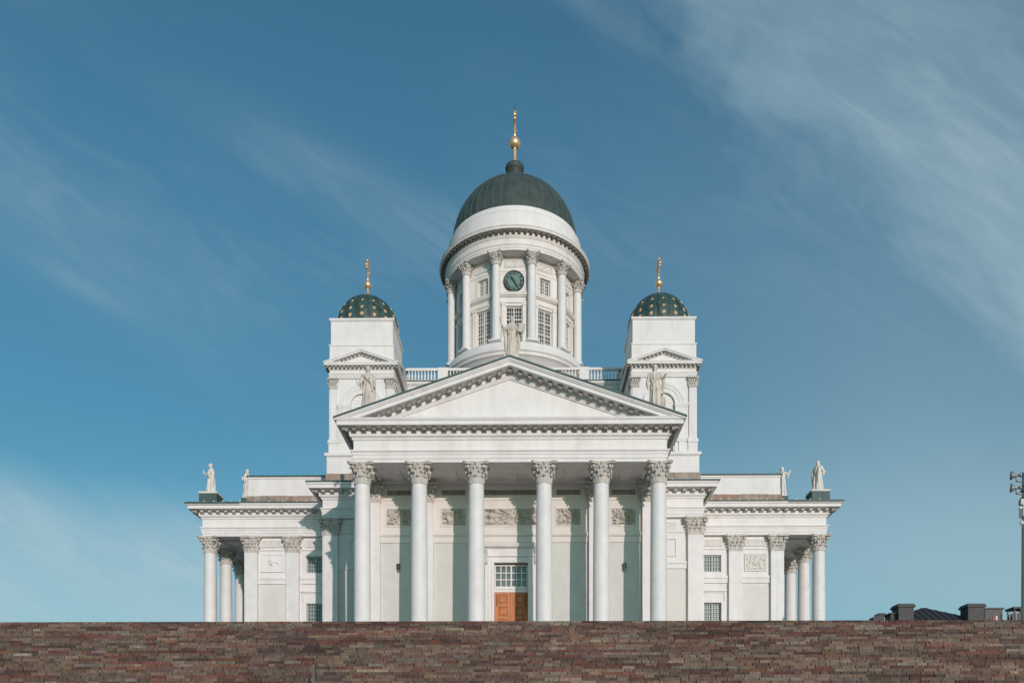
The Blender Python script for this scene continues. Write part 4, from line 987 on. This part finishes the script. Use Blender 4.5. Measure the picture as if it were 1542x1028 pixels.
pC = dict(seed=3, folds=10, beard=True, contra=True, r=[(-.38, 0, 2.34), (-.52, .02, 1.86), (-.50, -.12, 1.42)], l=[(.36, 0, 2.34), (.56, -.06, 1.98), (.66, -.34, 2.10)],
          drape=[([(.34, -.14, 2.36), (.1, -.31, 2.02), (-.2, -.31, 1.7), (-.34, -.1, 1.5)], [.07, .09, .09, .08]), ([(.60, -.1, 2.02), (.58, .0, 1.5), (.52, .02, 1.0)], [.10, .13, .06]), ([(0, .2, 2.4), (0, .27, 1.6), (0, .26, .6)], [.18, .18, .14])], props=[('eagle', eagle)])
statue('bearded robed statue with a bird at its side on the right slope of the gable', 216, -606, 545.5, -0.1, pC, ped=8, H=66)
# transept statues face outward, so they show in profile
pD = dict(sx=1.06, white=True, seed=4, folds=9, beard=False, hy=-.05, r=[(-.36, 0, 2.34), (-.40, -.22, 1.95), (-.20, -.55, 2.10)], l=[(.36, 0, 2.34), (.42, -.20, 1.92), (.10, -.42, 1.84)], drape=D_chest, props=[('scroll', scroll)])
statue('slim pale robed statue with bowed head on the far left corner of the roof', -596, -213, 550, -PI/2+0.35, pD, ped=14)
pE = dict(white=True, seed=5, folds=9, beard=True, r=[(-.36, 0, 2.34), (-.46, -.12, 1.90), (-.22, -.36, 1.80)], l=[(.36, 0, 2.34), (.44, -.12, 1.90), (.16, -.36, 1.95)], drape=D_chest, props=[('book', book)])
statue('pale robed statue half hidden behind the left attic wall', -596, 0, 621.5, -PI/2-0.15, pE, ped=9, H=64)
pF = dict(white=True, seed=6, folds=9, beard=True, l=[(.36, 0, 2.34), (.46, -.12, 1.90), (.22, -.36, 1.80)], r=[(-.36, 0, 2.34), (-.48, -.42, 2.22), (-.46, -.74, 2.66)], drape=D_chest)
statue('pale robed statue lifting one arm behind the right attic wall', 592, 0, 621.5, PI/2+0.45, pF, ped=9, H=64)
pG = dict(sx=1.14, white=True, seed=8, folds=9, beard=True, contra=True, r=[(-.36, 0, 2.34), (-.44, -.22, 1.96), (-.30, -.66, 1.98)], l=[(.36, 0, 2.34), (.44, -.12, 1.9), (.16, -.38, 2.0)], drape=D_chest)
statue('stout grey-white robed statue stretching a hand outward on the far right corner of the roof', 596, -213, 550, PI/2+0.5, pG, ped=14)
# ================================================================== FAR HOUSE ROOFTOPS
def wpt(x, D, y): return ((x-790)*D/1250+21.7, D-1844, (1175-y)*D/1250)   # used only to note survey numbers below
def chimney(par, x0, x1, y0, dep, zb, zt_):
    m = MB(); m.box(x0, x1, y0, y0+dep, zb, zt_-10); m.box(x0-4, x1+4, y0-4, y0+dep+4, zt_-10, zt_-4); m.box(x0-1.5, x1+1.5, y0-1.5, y0+dep+1.5, zt_-4, zt_)
    m.box(x0-1.5, x1+1.5, y0-1.5, y0+dep+1.5, zb+14, zb+16.5)
    return m.build('chimney', CHIM, par)
GZ = -ZC/U
H1 = empty('house', P(1160, 700, GZ)); tag(H1, 'distant house with dark seamed metal roof and two grey chimneys beyond the steps', 'house')
m = MB(); m.box(1010, 1420, 560, 900, GZ, 440); m.build('wall', HWALL, H1)
m = MB()
ex0, ex1, ey0, ey1, ez, rz = 1000, 1430, 550, 910, 440, 500
rx0, rx1, ry = 1172, 1290, 700
rz = 507
rz = 528; ax = 1238
V = [(ex0, ey0, ez), (ex1, ey0, ez), (ex1, ey1, ez), (ex0, ey1, ez), (ax, ry, rz), (ax, ry+60, rz)]
m.add(V, [(0, 1, 4), (1, 2, 5, 4), (2, 3, 5), (3, 0, 4, 5), (3, 2, 1, 0)])
for k in range(22):        # standing seams on the slope towards the square
    t = k/21; bx = ex0+4+(ex1-ex0-8)*t; f = (bx-ex0)/(ax-ex0) if bx < ax else (ex1-bx)/(ex1-ax)
    m.tube([(bx, ey0, ez+0.8), (bx, ey0+(ry-ey0)*f, ez+(rz-ez)*f+0.8)], 1.5, 4, False)
RF = m.build('roof', SLATE, H1)
chimney(H1, 1114, 1158, 590, 44, 450, 516.5); chimney(H1, 1316, 1363, 590, 44, 450, 516.5)
m = MB(); m.box(1098, 1120, 606, 646, 450, 489); m.box(1094, 1122, 602, 650, 489, 493); m.build('roof_hatch', CHIM, H1)
m = MB(); m.prism_xz([(1040, 455), (1072, 455), (1072, 485), (1058, 485), (1040, 478)], 590, 620); m.box(1056, 1076, 588, 622, 485, 489); m.build('roof_vent', CHIM, H1)
H2 = empty('house', P(1500, 900, GZ)); tag(H2, 'distant flat-roofed dark block with a railing next to the floodlight mast', 'house')
m = MB(); m.box(1440, 1900, 700, 1000, GZ, 470); m.build('wall', HWALL, H2)
m = MB(); m.box(1433, 1910, 690, 1010, 470, 482); m.build('roof', SLATE, H2)
m = MB(); m.box(1448, 1502, 740, 800, 482, 531); m.box(1444, 1506, 736, 804, 531, 535); m.build('plant_room', DARK, H2)
m = MB(); m.box(1538, 1580, 740, 780, 482, 519); m.box(1534, 1584, 736, 784, 532, 538)
for x in (1538, 1557, 1577): m.box(x, x+3, 740, 743, 519, 532); m.box(x, x+3, 777, 780, 519, 532)
m.build('vent_housing', DARK, H2)
m = MB()
for x in (1503, 1512, 1522, 1532): m.box(x, x+1.3, 720, 721.3, 482, 519)
m.tube([(1503, 720, 512), (1512, 720, 518), (1533, 720, 520)], 0.9, 6); m.tube([(1503, 720, 500), (1512, 720, 506), (1533, 720, 508)], 0.7, 6); m.build('railing', STEEL, H2)
m = MB(); m.box(1459, 1464, 715, 719, 482, 502); o = m.build('marker_post', REDP, H2)
m = MB(); m.box(1467, 1472, 715, 719, 482, 505); o = m.build('marker_post', WHITE, H2)
# ================================================================== FLOODLIGHT MAST
MX, MY = 711, -1844+1150
MS = empty('light_mast', P(MX, MY, ZT)); tag(MS, 'tall grey steel mast carrying floodlights and a camera at the far right edge', 'light mast')
m = MB(); m.lathe([(9, ZT), (9, ZT+3), (5.2, ZT+3.2), (4.6, 236), (3.8, 360), (3.8, 392), (3.4, 392), (3.4, 424), (0.1, 425)], MX, MY, 20); m.build('pole', STEEL, MS)
m = MB(); m.box(MX-5.2, MX+5.2, MY-6, MY+5, 363, 376); m.box(MX-5.8, MX+5.8, MY-6.6, MY+5.6, 376, 377.4); m.build('control_box', FRAME, MS)
def floodlight(sg, z):
    m = MB(); bx = MX+sg*3
    m.tube([(bx, MY, z-5), (bx+sg*9, MY-1, z-4.2)], 1.1, 8); m.tube([(bx+sg*9, MY-1, z-5), (bx+sg*9.8, MY-1, z+3)], 0.9, 6)
    b = m.build('bracket', STEEL, MS)
    m = MB(); c = Vector((bx+sg*11, MY-2, z+3.5)); d = Vector((sg*0.90, 0.40, 0.08)).normalized()
    m.tube([c-d*3, c-d*2.5, c-d*0.2, c+d*2.2, c+d*6], [1.6, 1.8, 2.6, 4.0, 6.4], 16)
    m.tube([c-d*2.8, c-d*7.5], [1.5, 3.4], 12)
    h = m.build('floodlight', STEEL, MS)
    m = MB(); m.tube([c+d*5.9, c+d*6.3], [6.1, 6.1], 16); m.build('lens', GLASS, h)
for z in (416, 399):
    for sg in (-1, 1): floodlight(sg, z)
m = MB(); m.box(MX-7.5, MX-3, MY-4, MY+2, 379, 387); m.build('junction_box', STEEL, MS)
m = MB(); c = Vector((MX-7, MY-3, 375)); m.tube([c+Vector((-4, -3, -2.2)), c+Vector((3, 1, 1.5))], [1.5, 1.7], 10); m.build('security_camera', FRAME, MS)
m = MB(); m.tube([(MX-3, MY, 358), (MX-6, MY-2, 356)], 0.9, 6); m.ball((MX-6, MY-3, 354), (2.6, 2.6, 2.8), 14, 10); m.build('dome_camera', FRAME, MS)
m = MB()
for z in (405, 398, 388): m.box(MX-4.2, MX+4.2, MY-4.2, MY+4.2, z, z+2.2)
m.build('clamp', DARK, MS)

# ================================================================== POST ON THE STEPS
PZ = ZT*U+ZC-28*RIS                     # tread level, 28 risers below the top
py_ = YT-28*TRD+0.1
px_ = 1.085+(471-790)*(py_+92.2)/1250
PO = empty('handrail_post', Vector((px_, py_, PZ))); tag(PO, 'short grey metal post standing on the brown steps at the lower edge', 'post')
m = MB(scale=1, zc=0); m.lathe([(.047, PZ+.012), (.047, PZ+1.42), (.040, PZ+1.455), (.0, PZ+1.465)], px_, py_, 16); m.build('tube', POSTM, PO)
m = MB(scale=1, zc=0); m.lathe([(.0, PZ+.012), (.09, PZ+.012), (.09, PZ+.024), (.05, PZ+.03)], px_, py_, 16); m.build('flange', POSTM, PO)
